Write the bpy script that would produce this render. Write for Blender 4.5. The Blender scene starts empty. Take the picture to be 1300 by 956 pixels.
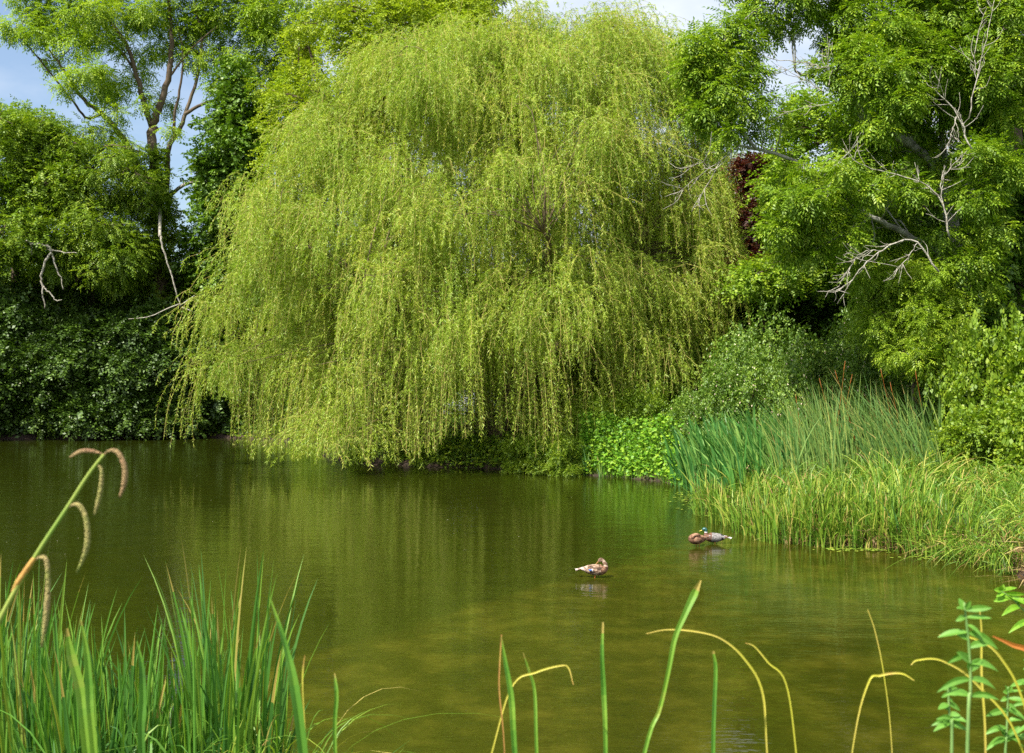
import bpy, math, random
import numpy as np
from mathutils import Vector, noise as mnoise

rng = np.random.default_rng(7)
random.seed(7)
scn = bpy.context.scene
COL = scn.collection
F = 1394.0            # focal length in photo pixels
CX, HY = 650.0, 478.0
CH = 3.0              # eye height above the water


def P(x, y, Y):
    """photo direction (x, y) at Y metres from the camera -> world point"""
    return np.array([(x - CX) / F * Y, Y, CH - (y - HY) / F * Y])


# ------------------------------------------------------------------ helpers
def tag(o, label=None, cat=None, group=None, kind=None):
    if label: o['label'] = label
    if cat: o['category'] = cat
    if group: o['group'] = group
    if kind: o['kind'] = kind
    return o


def empty(name, loc, label, cat, group=None):
    o = bpy.data.objects.new(name, None)
    o.empty_display_size = 0.2
    COL.objects.link(o)
    o.location = loc
    return tag(o, label, cat, group)


def link_mesh(name, me, mat, parent=None, smooth=False):
    for m in (mat if isinstance(mat, (list, tuple)) else [mat]):
        me.materials.append(m)
    o = bpy.data.objects.new(name, me)
    COL.objects.link(o)
    if parent is not None:
        o.parent = parent
        # geometry is written in world space: undo the parent's offset
        me.transform(parent.matrix_basis.inverted())
    if smooth:
        me.polygons.foreach_set('use_smooth', np.ones(len(me.polygons), dtype=bool))
    return o


def mesh_polys(name, co, faces_flat, nper, rnd=None, midx=None):
    """co (V,3); faces_flat int array, all faces have nper corners"""
    me = bpy.data.meshes.new(name)
    nf = len(faces_flat) // nper
    me.vertices.add(len(co))
    me.vertices.foreach_set('co', np.ascontiguousarray(co, dtype=np.float32).ravel())
    me.loops.add(nf * nper)
    me.loops.foreach_set('vertex_index', np.ascontiguousarray(faces_flat, dtype=np.int32))
    me.polygons.add(nf)
    me.polygons.foreach_set('loop_start', np.arange(nf, dtype=np.int32) * nper)
    if midx is not None:
        me.polygons.foreach_set('material_index', np.ascontiguousarray(midx, dtype=np.int32))
    me.update(calc_edges=True)
    if rnd is not None:
        a = me.attributes.new('rnd', 'FLOAT', 'FACE')
        a.data.foreach_set('value', np.ascontiguousarray(rnd, dtype=np.float32))
    return me


def quads_mesh(name, V, rnd, mat, parent=None):
    """V (N,4,3) loose quads"""
    V = np.asarray(V)
    me = mesh_polys(name, V.reshape(-1, 3), np.arange(V.shape[0] * 4), 4, rnd)
    return link_mesh(name, me, mat, parent)


def norm(a):
    return a / np.maximum(np.linalg.norm(a, axis=-1, keepdims=True), 1e-9)


def runit(n, r=rng):
    return norm(r.normal(size=(n, 3)))


def catmull(pts, n):
    pts = np.asarray(pts, float)
    if len(pts) == 2:
        t = np.linspace(0, 1, n)[:, None]
        return pts[0] * (1 - t) + pts[1] * t
    p = np.vstack([2 * pts[0] - pts[1], pts, 2 * pts[-1] - pts[-2]])
    out = []
    m = len(pts) - 1
    for k in range(n):
        u = k / (n - 1) * m
        i = min(int(u), m - 1)
        t = u - i
        a, b, c, d = p[i], p[i + 1], p[i + 2], p[i + 3]
        out.append(0.5 * ((2 * b) + (-a + c) * t + (2 * a - 5 * b + 4 * c - d) * t * t + (-a + 3 * b - 3 * c + d) * t ** 3))
    return np.array(out)


class Tubes:
    """several tapering tubes collected into one mesh"""
    def __init__(self):
        self.v, self.f, self.n = [], [], 0

    def add(self, pts, r, sides=6, ry=None, up=None, closed=True):
        pts = np.asarray(pts, float)
        K = len(pts)
        r = np.broadcast_to(np.asarray(r, float), (K,)) if np.ndim(r) == 0 else np.asarray(r, float)
        ry = r if ry is None else np.asarray(ry, float)
        T = norm(np.gradient(pts, axis=0))
        ref = np.array([0, 0, 1.0]) if up is None else np.asarray(up, float)
        if up is None and abs(T[:, 2]).mean() > 0.8:
            ref = np.array([0, 1.0, 0])
        A = norm(np.cross(T, ref))
        B = np.cross(A, T)
        ang = np.linspace(0, 2 * np.pi, sides, endpoint=False)
        ring = pts[:, None, :] + A[:, None, :] * (np.cos(ang)[None, :, None] * ry[:, None, None]) + B[:, None, :] * (np.sin(ang)[None, :, None] * r[:, None, None])
        b = self.n
        self.v.append(ring.reshape(-1, 3))
        i = np.arange(K - 1)[:, None] * sides
        j = np.arange(sides)[None, :]
        j2 = (j + 1) % sides
        q = np.stack([i + j, i + j2, i + sides + j2, i + sides + j], -1).reshape(-1, 4) + b
        self.f.append(q)
        self.n += K * sides
        if closed:   # collapse caps with degenerate-free fan of quads
            for base, c in ((0, pts[0]), ((K - 1) * sides, pts[-1])):
                self.v.append(c[None, :])
                ci = self.n
                self.n += 1
                q = []
                for s in range(0, sides, 2):
                    a0, a1, a2 = base + s, base + (s + 1) % sides, base + (s + 2) % sides
                    q.append([ci, b + a0, b + a1, b + a2] if base else [ci, b + a2, b + a1, b + a0])
                self.f.append(np.array(q))
        return self

    def build(self, name, mat, parent=None, smooth=True):
        co = np.vstack(self.v)
        fa = np.vstack(self.f)
        me = mesh_polys(name, co, fa.ravel(), 4)
        return link_mesh(name, me, mat, parent, smooth)


# ------------------------------------------------------------------ materials
def new_mat(name):
    m = bpy.data.materials.new(name)
    m.use_nodes = True
    nt = m.node_tree
    for n in list(nt.nodes): nt.nodes.remove(n)
    out = nt.nodes.new('ShaderNodeOutputMaterial')
    return m, nt, out


def ramp(nt, stops):
    r = nt.nodes.new('ShaderNodeValToRGB')
    e = r.color_ramp.elements
    while len(e) < len(stops): e.new(0.5)
    for k, (p, c) in enumerate(stops):
        e[k].position = p
        e[k].color = (*c, 1)
    return r


def leaf_mat(name, stops, transl=0.35, gloss=0.06, rough=0.4, tgain=(1.1, 1.15, 0.5)):
    gloss *= 0.45; rough = max(rough, 0.5)
    stops = [(p, (c[0] * 1.22, c[1] * 1.15, c[2] * 0.9)) for p, c in stops]
    m, nt, out = new_mat(name)
    N, L = nt.nodes, nt.links
    at = N.new('ShaderNodeAttribute'); at.attribute_name = 'rnd'
    r = ramp(nt, stops)
    L.new(at.outputs['Fac'], r.inputs[0])
    d = N.new('ShaderNodeBsdfDiffuse')
    t = N.new('ShaderNodeBsdfTranslucent')
    g = N.new('ShaderNodeBsdfGlossy'); g.inputs['Roughness'].default_value = rough
    g.inputs['Color'].default_value = (0.8, 0.85, 0.75, 1)
    mul = N.new('ShaderNodeMixRGB'); mul.blend_type = 'MULTIPLY'; mul.inputs[0].default_value = 1
    mul.inputs[2].default_value = (*tgain, 1)
    L.new(r.outputs[0], mul.inputs[1])
    L.new(r.outputs[0], d.inputs['Color']); L.new(mul.outputs[0], t.inputs['Color'])
    mx = N.new('ShaderNodeMixShader'); mx.inputs[0].default_value = transl
    L.new(d.outputs[0], mx.inputs[1]); L.new(t.outputs[0], mx.inputs[2])
    mg = N.new('ShaderNodeMixShader'); mg.inputs[0].default_value = gloss
    L.new(mx.outputs[0], mg.inputs[1]); L.new(g.outputs[0], mg.inputs[2])
    L.new(mg.outputs[0], out.inputs[0])
    return m


def noise_mat(name, stops, scale=4.0, detail=6, rough=0.8, bump=0.3, stretch=(1, 1, 1), bscale=None, spec=0.3):
    m, nt, out = new_mat(name)
    N, L = nt.nodes, nt.links
    tc = N.new('ShaderNodeTexCoord')
    mp = N.new('ShaderNodeMapping'); mp.inputs['Scale'].default_value = stretch
    L.new(tc.outputs['Object'], mp.inputs[0])
    n = N.new('ShaderNodeTexNoise'); n.inputs['Scale'].default_value = scale; n.inputs['Detail'].default_value = detail
    L.new(mp.outputs[0], n.inputs['Vector'])
    r = ramp(nt, stops)
    L.new(n.outputs['Fac'], r.inputs[0])
    p = N.new('ShaderNodeBsdfPrincipled')
    p.inputs['Roughness'].default_value = rough
    p.inputs['Specular IOR Level'].default_value = spec
    L.new(r.outputs[0], p.inputs['Base Color'])
    if bump:
        n2 = N.new('ShaderNodeTexNoise'); n2.inputs['Scale'].default_value = bscale or scale * 3; n2.inputs['Detail'].default_value = 5
        L.new(mp.outputs[0], n2.inputs['Vector'])
        b = N.new('ShaderNodeBump'); b.inputs['Strength'].default_value = bump; b.inputs['Distance'].default_value = 0.03
        L.new(n2.outputs['Fac'], b.inputs['Height']); L.new(b.outputs[0], p.inputs['Normal'])
    L.new(p.outputs[0], out.inputs[0])
    return m


M = {}
M['willow'] = leaf_mat('willow_leaf', [(0.0, (0.15, 0.27, 0.030)), (0.45, (0.27, 0.405, 0.046)), (0.8, (0.38, 0.475, 0.075)), (1.0, (0.54, 0.51, 0.13))], 0.45, 0.07)
M['willow_twig'] = noise_mat('willow_twig', [(0.3, (0.26, 0.22, 0.05)), (0.7, (0.40, 0.32, 0.10))], 3, bump=0)
M['ash'] = leaf_mat('ash_leaf', [(0.0, (0.07, 0.16, 0.012)), (0.5, (0.165, 0.29, 0.020)), (1.0, (0.36, 0.47, 0.04))], 0.38, 0.07)
M['ash_light'] = leaf_mat('ash_leaf_pale', [(0.0, (0.11, 0.21, 0.018)), (0.5, (0.21, 0.34, 0.025)), (1.0, (0.38, 0.48, 0.05))], 0.42, 0.06)
M['lime'] = leaf_mat('yellow_green_leaf', [(0.0, (0.13, 0.22, 0.016)), (0.5, (0.24, 0.34, 0.024)), (1.0, (0.38, 0.45, 0.045))], 0.42, 0.05)
M['maple'] = leaf_mat('bush_leaf', [(0.0, (0.055, 0.12, 0.010)), (0.5, (0.14, 0.245, 0.018)), (1.0, (0.32, 0.42, 0.035))], 0.35, 0.06)
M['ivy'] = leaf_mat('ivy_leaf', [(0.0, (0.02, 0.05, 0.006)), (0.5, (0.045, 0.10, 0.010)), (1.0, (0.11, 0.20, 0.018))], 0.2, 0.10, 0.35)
M['ivy_lit'] = leaf_mat('ivy_leaf_lit', [(0.0, (0.035, 0.09, 0.008)), (0.5, (0.085, 0.18, 0.013)), (1.0, (0.20, 0.32, 0.025))], 0.25, 0.10)  # sunlit copy of the ivy leaf: the light is put into the colour
M['hedge'] = leaf_mat('hedge_leaf', [(0.0, (0.018, 0.045, 0.006)), (0.5, (0.042, 0.09, 0.010)), (1.0, (0.11, 0.19, 0.018))], 0.25, 0.08, 0.4)  # dark albedo: the thicket's shade is put into the leaf colour
M['bramble'] = leaf_mat('bramble_leaf', [(0.0, (0.04, 0.10, 0.012)), (0.5, (0.10, 0.20, 0.022)), (1.0, (0.25, 0.36, 0.045))], 0.25, 0.09)
M['conifer'] = leaf_mat('conifer_needle', [(0.0, (0.010, 0.028, 0.012)), (1.0, (0.04, 0.075, 0.025))], 0.1, 0.06)
M['copper'] = leaf_mat('copper_leaf', [(0.0, (0.022, 0.008, 0.007)), (0.7, (0.065, 0.018, 0.015)), (1.0, (0.12, 0.05, 0.02))], 0.3, 0.08, tgain=(1.3, 0.6, 0.5))
M['butterbur'] = leaf_mat('broad_leaf', [(0.0, (0.065, 0.18, 0.014)), (0.5, (0.13, 0.31, 0.022)), (1.0, (0.28, 0.45, 0.04))], 0.35, 0.06)
M['iris'] = leaf_mat('iris_blade', [(0.0, (0.03, 0.13, 0.028)), (0.6, (0.08, 0.25, 0.052)), (1.0, (0.25, 0.42, 0.11))], 0.25, 0.10, 0.35)
M['reed'] = leaf_mat('reed_blade', [(0.0, (0.05, 0.13, 0.034)), (0.6, (0.12, 0.23, 0.055)), (0.9, (0.26, 0.33, 0.09)), (1.0, (0.33, 0.27, 0.11))], 0.2, 0.10, 0.35)
M['sedge'] = leaf_mat('sedge_blade', [(0.0, (0.06, 0.15, 0.014)), (0.5, (0.13, 0.26, 0.024)), (0.82, (0.27, 0.36, 0.05)), (0.95, (0.46, 0.37, 0.14)), (1.0, (0.30, 0.19, 0.09))], 0.28, 0.08, 0.4)
M['blade'] = leaf_mat('near_blade', [(0.0, (0.03, 0.11, 0.022)), (0.55, (0.085, 0.23, 0.030)), (0.9, (0.17, 0.31, 0.04)), (1.0, (0.34, 0.28, 0.09))], 0.3, 0.10, 0.35)
M['straw'] = leaf_mat('straw', [(0.0, (0.40, 0.40, 0.06)), (0.5, (0.42, 0.36, 0.10)), (1.0, (0.36, 0.20, 0.08))], 0.2, 0.06)
M['catkin'] = noise_mat('sedge_catkin', [(0.3, (0.26, 0.30, 0.06)), (0.6, (0.45, 0.36, 0.14)), (0.8, (0.34, 0.22, 0.12))], 30, bump=0.8, bscale=250)
M['catkin_brown'] = noise_mat('sedge_catkin_brown', [(0.3, (0.38, 0.30, 0.12)), (0.7, (0.40, 0.22, 0.12))], 25, bump=0.8, bscale=250)
M['herb'] = leaf_mat('herb_leaf', [(0.0, (0.06, 0.20, 0.03)), (1.0, (0.15, 0.33, 0.05))], 0.3, 0.08)
M['rust'] = leaf_mat('rust_leaf', [(0.0, (0.36, 0.12, 0.03)), (1.0, (0.42, 0.20, 0.05))], 0.3, 0.06)
M['petal'] = leaf_mat('pale_petal', [(0.0, (0.62, 0.46, 0.46)), (1.0, (0.78, 0.72, 0.70))], 0.3, 0.02)
M['petal_white'] = leaf_mat('white_petal', [(0.0, (0.62, 0.64, 0.55)), (1.0, (0.82, 0.82, 0.78))], 0.3, 0.02)
M['bark'] = noise_mat('dark_bark', [(0.3, (0.045, 0.032, 0.020)), (0.55, (0.12, 0.085, 0.055)), (0.75, (0.19, 0.15, 0.10))], 2.2, bump=0.9, stretch=(1, 1, 0.25), bscale=9)
M['bark_grey'] = noise_mat('lichen_grey_bark', [(0.3, (0.10, 0.10, 0.08)), (0.5, (0.24, 0.235, 0.20)), (0.68, (0.36, 0.36, 0.31)), (0.8, (0.38, 0.33, 0.13))], 3.5, bump=0.7, bscale=14)
M['dead'] = noise_mat('dead_wood', [(0.3, (0.13, 0.11, 0.085)), (0.45, (0.32, 0.29, 0.23)), (0.62, (0.48, 0.45, 0.38)), (0.8, (0.34, 0.29, 0.10))], 9, bump=0.9, bscale=40)
M['willow_bark'] = noise_mat('willow_bark', [(0.3, (0.05, 0.038, 0.02)), (0.55, (0.15, 0.11, 0.06)), (0.75, (0.27, 0.20, 0.11))], 2.0, bump=1.0, stretch=(1, 1, 0.3), bscale=8)
M['float'] = leaf_mat('floating_leaf', [(0.0, (0.10, 0.20, 0.02)), (1.0, (0.26, 0.33, 0.05))], 0.1, 0.12, 0.3)

# ------------------------------------------------------------------ shoreline and terrain
SHORE = np.array([
    (-1.2, 7.3), (0.5, 7.0), (3.0, 7.0), (5.0, 8.2), (5.8, 10.5), (6.7, 13.5), (7.35, 15.4), (7.9, 17.0), (7.3, 18.3),
    (6.2, 19.3), (5.0, 19.8), (4.7, 22.0), (4.95, 24.5), (4.9, 26.8), (4.7, 29.5), (4.3, 31.4), (2.6, 33.2), (0.4, 35.2), (-1.4, 36.0),
    (-4.8, 37.4), (-7.0, 41.0), (-8.5, 47.0), (-11.5, 52.5), (-15.0, 54.2), (-19.0, 52.6), (-24.6, 52.2), (-31.0, 51.0), (-38.0, 46.0),
    (-42.0, 36.0), (-38.0, 24.0), (-28.0, 15.0), (-16.0, 10.5), (-7.0, 8.6), (-3.2, 8.0)])


def shore_dist(X, Y):
    """signed: positive outside the pond"""
    X = np.asarray(X, float); Y = np.asarray(Y, float)
    d2 = np.full(X.shape, 1e18)
    inside = np.zeros(X.shape, bool)
    n = len(SHORE)
    for i in range(n):
        a, b = SHORE[i], SHORE[(i + 1) % n]
        ab = b - a
        t = np.clip(((X - a[0]) * ab[0] + (Y - a[1]) * ab[1]) / (ab @ ab), 0, 1)
        d2 = np.minimum(d2, (X - a[0] - t * ab[0]) ** 2 + (Y - a[1] - t * ab[1]) ** 2)
        c = ((a[1] > Y) != (b[1] > Y)) & (X < (b[0] - a[0]) * (Y - a[1]) / (b[1] - a[1] + 1e-12) + a[0])
        inside ^= c
    d = np.sqrt(d2)
    return np.where(inside, -d, d)


def ground_z(X, Y):
    X = np.asarray(X, float); Y = np.asarray(Y, float)
    s = shore_dist(X, Y)
    wob = 0.18 * np.sin(X * 1.7 + 0.6 * Y) * np.sin(Y * 1.3 - X * 0.5) + 0.1 * np.sin(3.1 * X + 1) * np.cos(2.7 * Y)
    s = s + wob
    near = np.clip((12 - Y) / 4, 0, 1)
    top = 0.95 + 0.45 * near
    st_ = np.where(Y > 30, 0.16, 0.30)
    out = st_ * np.clip(s / 0.22, 0, 1) + (top - st_) * (1 - np.exp(-np.maximum(s - 0.2, 0) / (3.2 - 0.6 * near)))
    out = out + 0.05 * wob * np.clip(s, 0, 1)
    left = np.clip((-X - 6) / 10, 0, 1)
    back = np.clip((Y - 54) / 8, 0, 1)
    out = out + back * (0.9 * left - 0.45 * (1 - left))
    far = np.clip((np.hypot(X, Y - 25) - 60) / 120, 0, 1)
    out = out + 6 * far ** 1.5
    inn = np.maximum(s * 0.5, -0.9)
    return np.where(s > 0, out, inn)


def grid_axis(lo, hi, step, far):
    core = np.arange(lo, hi + step / 2, step)
    g, a = [], step
    x = hi
    while x < far:
        a *= 1.35; x += a; g.append(x)
    g2, a = [], step
    x = lo
    while x > -far:
        a *= 1.35; x -= a; g2.append(x)
    return np.concatenate([np.array(g2[::-1]), core, np.array(g)])


gx = grid_axis(-30, 12, 0.24, 600)
gy = grid_axis(2, 58, 0.24, 600)
GX, GY = np.meshgrid(gx, gy)
GZ = ground_z(GX, GY)
nx, ny = len(gx), len(gy)
idx = np.arange(nx * ny).reshape(ny, nx)
q = np.stack([idx[:-1, :-1], idx[:-1, 1:], idx[1:, 1:], idx[1:, :-1]], -1).reshape(-1, 4)
me = mesh_polys('ground', np.stack([GX, GY, GZ], -1).reshape(-1, 3), q.ravel(), 4)


def ground_material():
    m, nt, out = new_mat('bank_earth')
    N, L = nt.nodes, nt.links
    geo = N.new('ShaderNodeNewGeometry')
    n1 = N.new('ShaderNodeTexNoise'); n1.inputs['Scale'].default_value = 1.3; n1.inputs['Detail'].default_value = 8
    n2 = N.new('ShaderNodeTexNoise'); n2.inputs['Scale'].default_value = 9; n2.inputs['Detail'].default_value = 8
    L.new(geo.outputs['Position'], n1.inputs['Vector']); L.new(geo.outputs['Position'], n2.inputs['Vector'])
    earth = ramp(nt, [(0.3, (0.016, 0.010, 0.006)), (0.55, (0.042, 0.024, 0.014)), (0.75, (0.10, 0.058, 0.034))])
    grass = ramp(nt, [(0.3, (0.02, 0.045, 0.010)), (0.6, (0.055, 0.11, 0.018)), (0.8, (0.11, 0.16, 0.035))])
    L.new(n2.outputs['Fac'], earth.inputs[0]); L.new(n2.outputs['Fac'], grass.inputs[0])
    sx = N.new('ShaderNodeSeparateXYZ'); L.new(geo.outputs['Position'], sx.inputs[0])
    add = N.new('ShaderNodeMath'); add.operation = 'MULTIPLY_ADD'; add.inputs[1].default_value = 0.5; 
    L.new(n1.outputs['Fac'], add.inputs[0]); L.new(sx.outputs['Z'], add.inputs[2])
    mr = N.new('ShaderNodeMapRange'); mr.inputs[1].default_value = 0.50; mr.inputs[2].default_value = 0.75
    L.new(add.outputs[0], mr.inputs[0])
    mx = N.new('ShaderNodeMixRGB'); L.new(mr.outputs[0], mx.inputs[0]); L.new(earth.outputs[0], mx.inputs[1]); L.new(grass.outputs[0], mx.inputs[2])
    p = N.new('ShaderNodeBsdfPrincipled'); p.inputs['Roughness'].default_value = 0.9
    L.new(mx.outputs[0], p.inputs['Base Color'])
    b = N.new('ShaderNodeBump'); b.inputs['Strength'].default_value = 0.8; b.inputs['Distance'].default_value = 0.05
    L.new(n2.outputs['Fac'], b.inputs['Height']); L.new(b.outputs[0], p.inputs['Normal'])
    L.new(p.outputs[0], out.inputs[0])
    return m


g = link_mesh('ground', me, ground_material(), smooth=True)
tag(g, 'earth bank and ground round the pond', None, None, 'structure')


# ------------------------------------------------------------------ water
def water_material():
    m, nt, out = new_mat('pond_water')
    N, L = nt.nodes, nt.links
    geo = N.new('ShaderNodeNewGeometry')
    pos = geo.outputs['Position']
    sx = N.new('ShaderNodeSeparateXYZ'); L.new(pos, sx.inputs[0])

    def math_(op, a, b=None, c=None):
        n = N.new('ShaderNodeMath'); n.operation = op
        for k, v in enumerate((a, b, c)):
            if v is None: continue
            if isinstance(v, (int, float)): n.inputs[k].default_value = v
            else: L.new(v, n.inputs[k])
        return n.outputs[0]

    # submerged silt shelf: signed distance to its edge (a line on the pond bed)
    a = np.array([-2.3, 11.7]); b = np.array([3.7, 20.7])
    t = (b - a) / np.linalg.norm(b - a); nrm = np.array([t[1], -t[0]])
    wn = N.new('ShaderNodeTexNoise'); wn.inputs['Scale'].default_value = 0.45; wn.inputs['Detail'].default_value = 5
    L.new(pos, wn.inputs['Vector'])
    d = math_('ADD', math_('MULTIPLY', sx.outputs['X'], float(nrm[0])), math_('MULTIPLY_ADD', sx.outputs['Y'], float(nrm[1]), float(-(a @ nrm))))
    d = math_('ADD', d, math_('MULTIPLY_ADD', wn.outputs['Fac'], 1.3, -0.65))
    sh = N.new('ShaderNodeMapRange'); sh.interpolation_type = 'SMOOTHSTEP'
    sh.inputs[1].default_value = -0.08; sh.inputs[2].default_value = 0.22
    L.new(d, sh.inputs[0])
    nb = N.new('ShaderNodeTexNoise'); nb.inputs['Scale'].default_value = 1.6; nb.inputs['Detail'].default_value = 9; nb.inputs['Roughness'].default_value = 0.65
    L.new(pos, nb.inputs['Vector'])
    shallow = ramp(nt, [(0.3, (0.019, 0.024, 0.0019)), (0.5, (0.032, 0.035, 0.0026)), (0.7, (0.062, 0.060, 0.0055))])
    deep = ramp(nt, [(0.3, (0.016, 0.022, 0.0016)), (0.7, (0.023, 0.029, 0.0021))])
    L.new(nb.outputs['Fac'], shallow.inputs[0]); L.new(nb.outputs['Fac'], deep.inputs[0])
    mx = N.new('ShaderNodeMixRGB'); L.new(sh.outputs[0], mx.inputs[0]); L.new(deep.outputs[0], mx.inputs[1]); L.new(shallow.outputs[0], mx.inputs[2])
    # ripples
    mp = N.new('ShaderNodeMapping'); mp.inputs['Scale'].default_value = (1.0, 2.8, 1.0); mp.inputs['Rotation'].default_value = (0, 0, 0.12)
    L.new(pos, mp.inputs[0])
    r1 = N.new('ShaderNodeTexNoise'); r1.inputs['Scale'].default_value = 5.5; r1.inputs['Detail'].default_value = 2
    r2 = N.new('ShaderNodeTexNoise'); r2.inputs['Scale'].default_value = 0.7; r2.inputs['Detail'].default_value = 2
    L.new(mp.outputs[0], r1.inputs['Vector']); L.new(mp.outputs[0], r2.inputs['Vector'])
    patch = N.new('ShaderNodeTexNoise'); patch.inputs['Scale'].default_value = 0.16; patch.inputs['Detail'].default_value = 2
    L.new(pos, patch.inputs['Vector'])
    pm = N.new('ShaderNodeMapRange'); pm.inputs[1].default_value = 0.35; pm.inputs[2].default_value = 0.7; pm.inputs[3].default_value = 0.25; pm.inputs[4].default_value = 1.0
    L.new(patch.outputs['Fac'], pm.inputs[0])
    h = math_('MULTIPLY', r1.outputs['Fac'], pm.outputs[0])
    h = math_('MULTIPLY_ADD', r2.outputs['Fac'], 1.2, h)
    # faint rings spreading from the standing ducks
    for (cx, cy, w) in ((1.21, 16.35, 14.0), (3.35, 19.6, 12.0)):
        dx = math_('SUBTRACT', sx.outputs['X'], cx); dy = math_('SUBTRACT', sx.outputs['Y'], cy)
        rr = math_('SQRT', math_('ADD', math_('MULTIPLY', dx, dx), math_('MULTIPLY', dy, dy)))
        ring = math_('SINE', math_('MULTIPLY', rr, w))
        fall = math_('DIVIDE', 0.16, math_('MULTIPLY_ADD', math_('MULTIPLY', rr, rr), 0.9, 0.6))
        h = math_('MULTIPLY_ADD', ring, fall, h)
    bp = N.new('ShaderNodeBump'); bp.inputs['Strength'].default_value = 1.0; bp.inputs['Distance'].default_value = 0.0065
    L.new(h, bp.inputs['Height'])
    df = N.new('ShaderNodeBsdfDiffuse'); L.new(mx.outputs[0], df.inputs['Color'])
    gl = N.new('ShaderNodeBsdfGlossy'); gl.inputs['Roughness'].default_value = 0.03
    gl.inputs['Color'].default_value = (1, 1, 1, 1)
    L.new(bp.outputs[0], gl.inputs['Normal'])
    fr = N.new('ShaderNodeFresnel'); fr.inputs['IOR'].default_value = 1.33
    L.new(bp.outputs[0], fr.inputs['Normal'])
    ms = N.new('ShaderNodeMixShader'); L.new(fr.outputs[0], ms.inputs[0]); L.new(df.outputs[0], ms.inputs[1]); L.new(gl.outputs[0], ms.inputs[2])
    L.new(ms.outputs[0], out.inputs[0])
    return m


wv = np.array([(-46, 3, 0), (12, 3, 0), (12, 58, 0), (-46, 58, 0)], float)
w = link_mesh('pond_water', mesh_polys('pond_water', wv, np.arange(4), 4), water_material())
tag(w, 'still olive green pond water', None, None, 'structure')


# ------------------------------------------------------------------ leaves
def diamond(o, d, s, n, ln, wd, fold=0.12):
    """leaf: base, side, tip, side (4,3)"""
    return np.array([o, o + d * ln * 0.45 + s * wd * 0.5 + n * wd * fold, o + d * ln - n * ln * 0.12, o + d * ln * 0.45 - s * wd * 0.5 + n * wd * fold])


def tmpl_pinnate(r, ln=0.26, pairs=4, leaf=0.085, wd=0.032):
    out = []
    ex, ey, ez = np.eye(3)
    for i in range(pairs):
        t = (i + 1) / (pairs + 1)
        c = ex * ln * t - ez * ln * 0.35 * t * t
        for sgn in (-1, 1):
            d = norm(ex * 0.55 + ey * sgn * 0.85 - ez * (0.15 + 0.3 * r.random()) + r.normal(size=3) * 0.12)
            s = norm(np.cross(ez, d)); n = np.cross(d, s)
            out.append(diamond(c, d, s, n, leaf * r.uniform(0.8, 1.15), wd))
    c = ex * ln - ez * ln * 0.35
    d = norm(ex - ez * 0.5)
    s = ey
    out.append(diamond(c, d, s, np.cross(d, s), leaf, wd))
    return np.array(out)


def tmpl_twig(r, ln=0.30, n=9, leaf=0.085, wd=0.055, spread=0.9):
    out = []
    ex, ey, ez = np.eye(3)
    for i in range(n):
        t = (i + 0.6) / n
        c = ex * ln * t - ez * ln * 0.25 * t * t
        sgn = -1 if i % 2 else 1
        d = norm(ex * 0.5 + ey * sgn * spread + r.normal(size=3) * 0.35)
        nn = norm(ez + r.normal(size=3) * 0.35)
        s = norm(np.cross(nn, d)); nn = np.cross(d, s)
        out.append(diamond(c, d, s, nn, leaf * r.uniform(0.7, 1.15), wd * r.uniform(0.8, 1.1)))
    return np.array(out)


def tmpl_needle(r, ln=0.45, n=9):
    out = []
    ex, ey, ez = np.eye(3)
    for i in range(n):
        t = (i + 0.5) / n
        c = ex * ln * t - ez * ln * 0.3 * t
        sgn = -1 if i % 2 else 1
        d = norm(ex * 0.8 + ey * sgn * 0.7 + r.normal(size=3) * 0.2)
        s = norm(np.cross(ez, d))
        out.append(diamond(c, d, s, np.cross(d, s), 0.2, 0.05))
    return np.array(out)


TR = np.random.default_rng(3)
TM = {
    'ash': np.array([tmpl_pinnate(TR) for _ in range(8)]),
    'twig': np.array([tmpl_twig(TR) for _ in range(8)]),
    'ivy': np.array([tmpl_twig(TR, 0.26, 9, 0.075, 0.07, 1.0) for _ in range(8)]),
    'needle': np.array([tmpl_needle(TR) for _ in range(6)]),
    'small': np.array([tmpl_twig(TR, 0.22, 9, 0.06, 0.04) for _ in range(8)]),
}


def sprays(p, d, n, tm, scale, r, srnd=None):
    """p,d,n (N,3): place spray templates; returns quads (N*k,4,3), rnd"""
    T = TM[tm]
    N = len(p)
    d = norm(d)
    n = n - d * (n * d).sum(1, keepdims=True)
    n = norm(n)
    s = np.cross(n, d)
    var = r.integers(0, len(T), N)
    sc = (scale * r.uniform(0.75, 1.25, N))
    R = np.stack([d, s, n], 1)                      # rows: local axes in world
    V = np.einsum('nkvc,ncx->nkvx', T[var] * sc[:, None, None, None], R) + p[:, None, None, :]
    k = T.shape[1]
    if srnd is None: srnd = r.random(N)
    rn = np.clip(0.55 * srnd[:, None] + 0.45 * r.random((N, k)), 0, 1)
    return V.reshape(-1, 4, 3), rn.reshape(-1)


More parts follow.
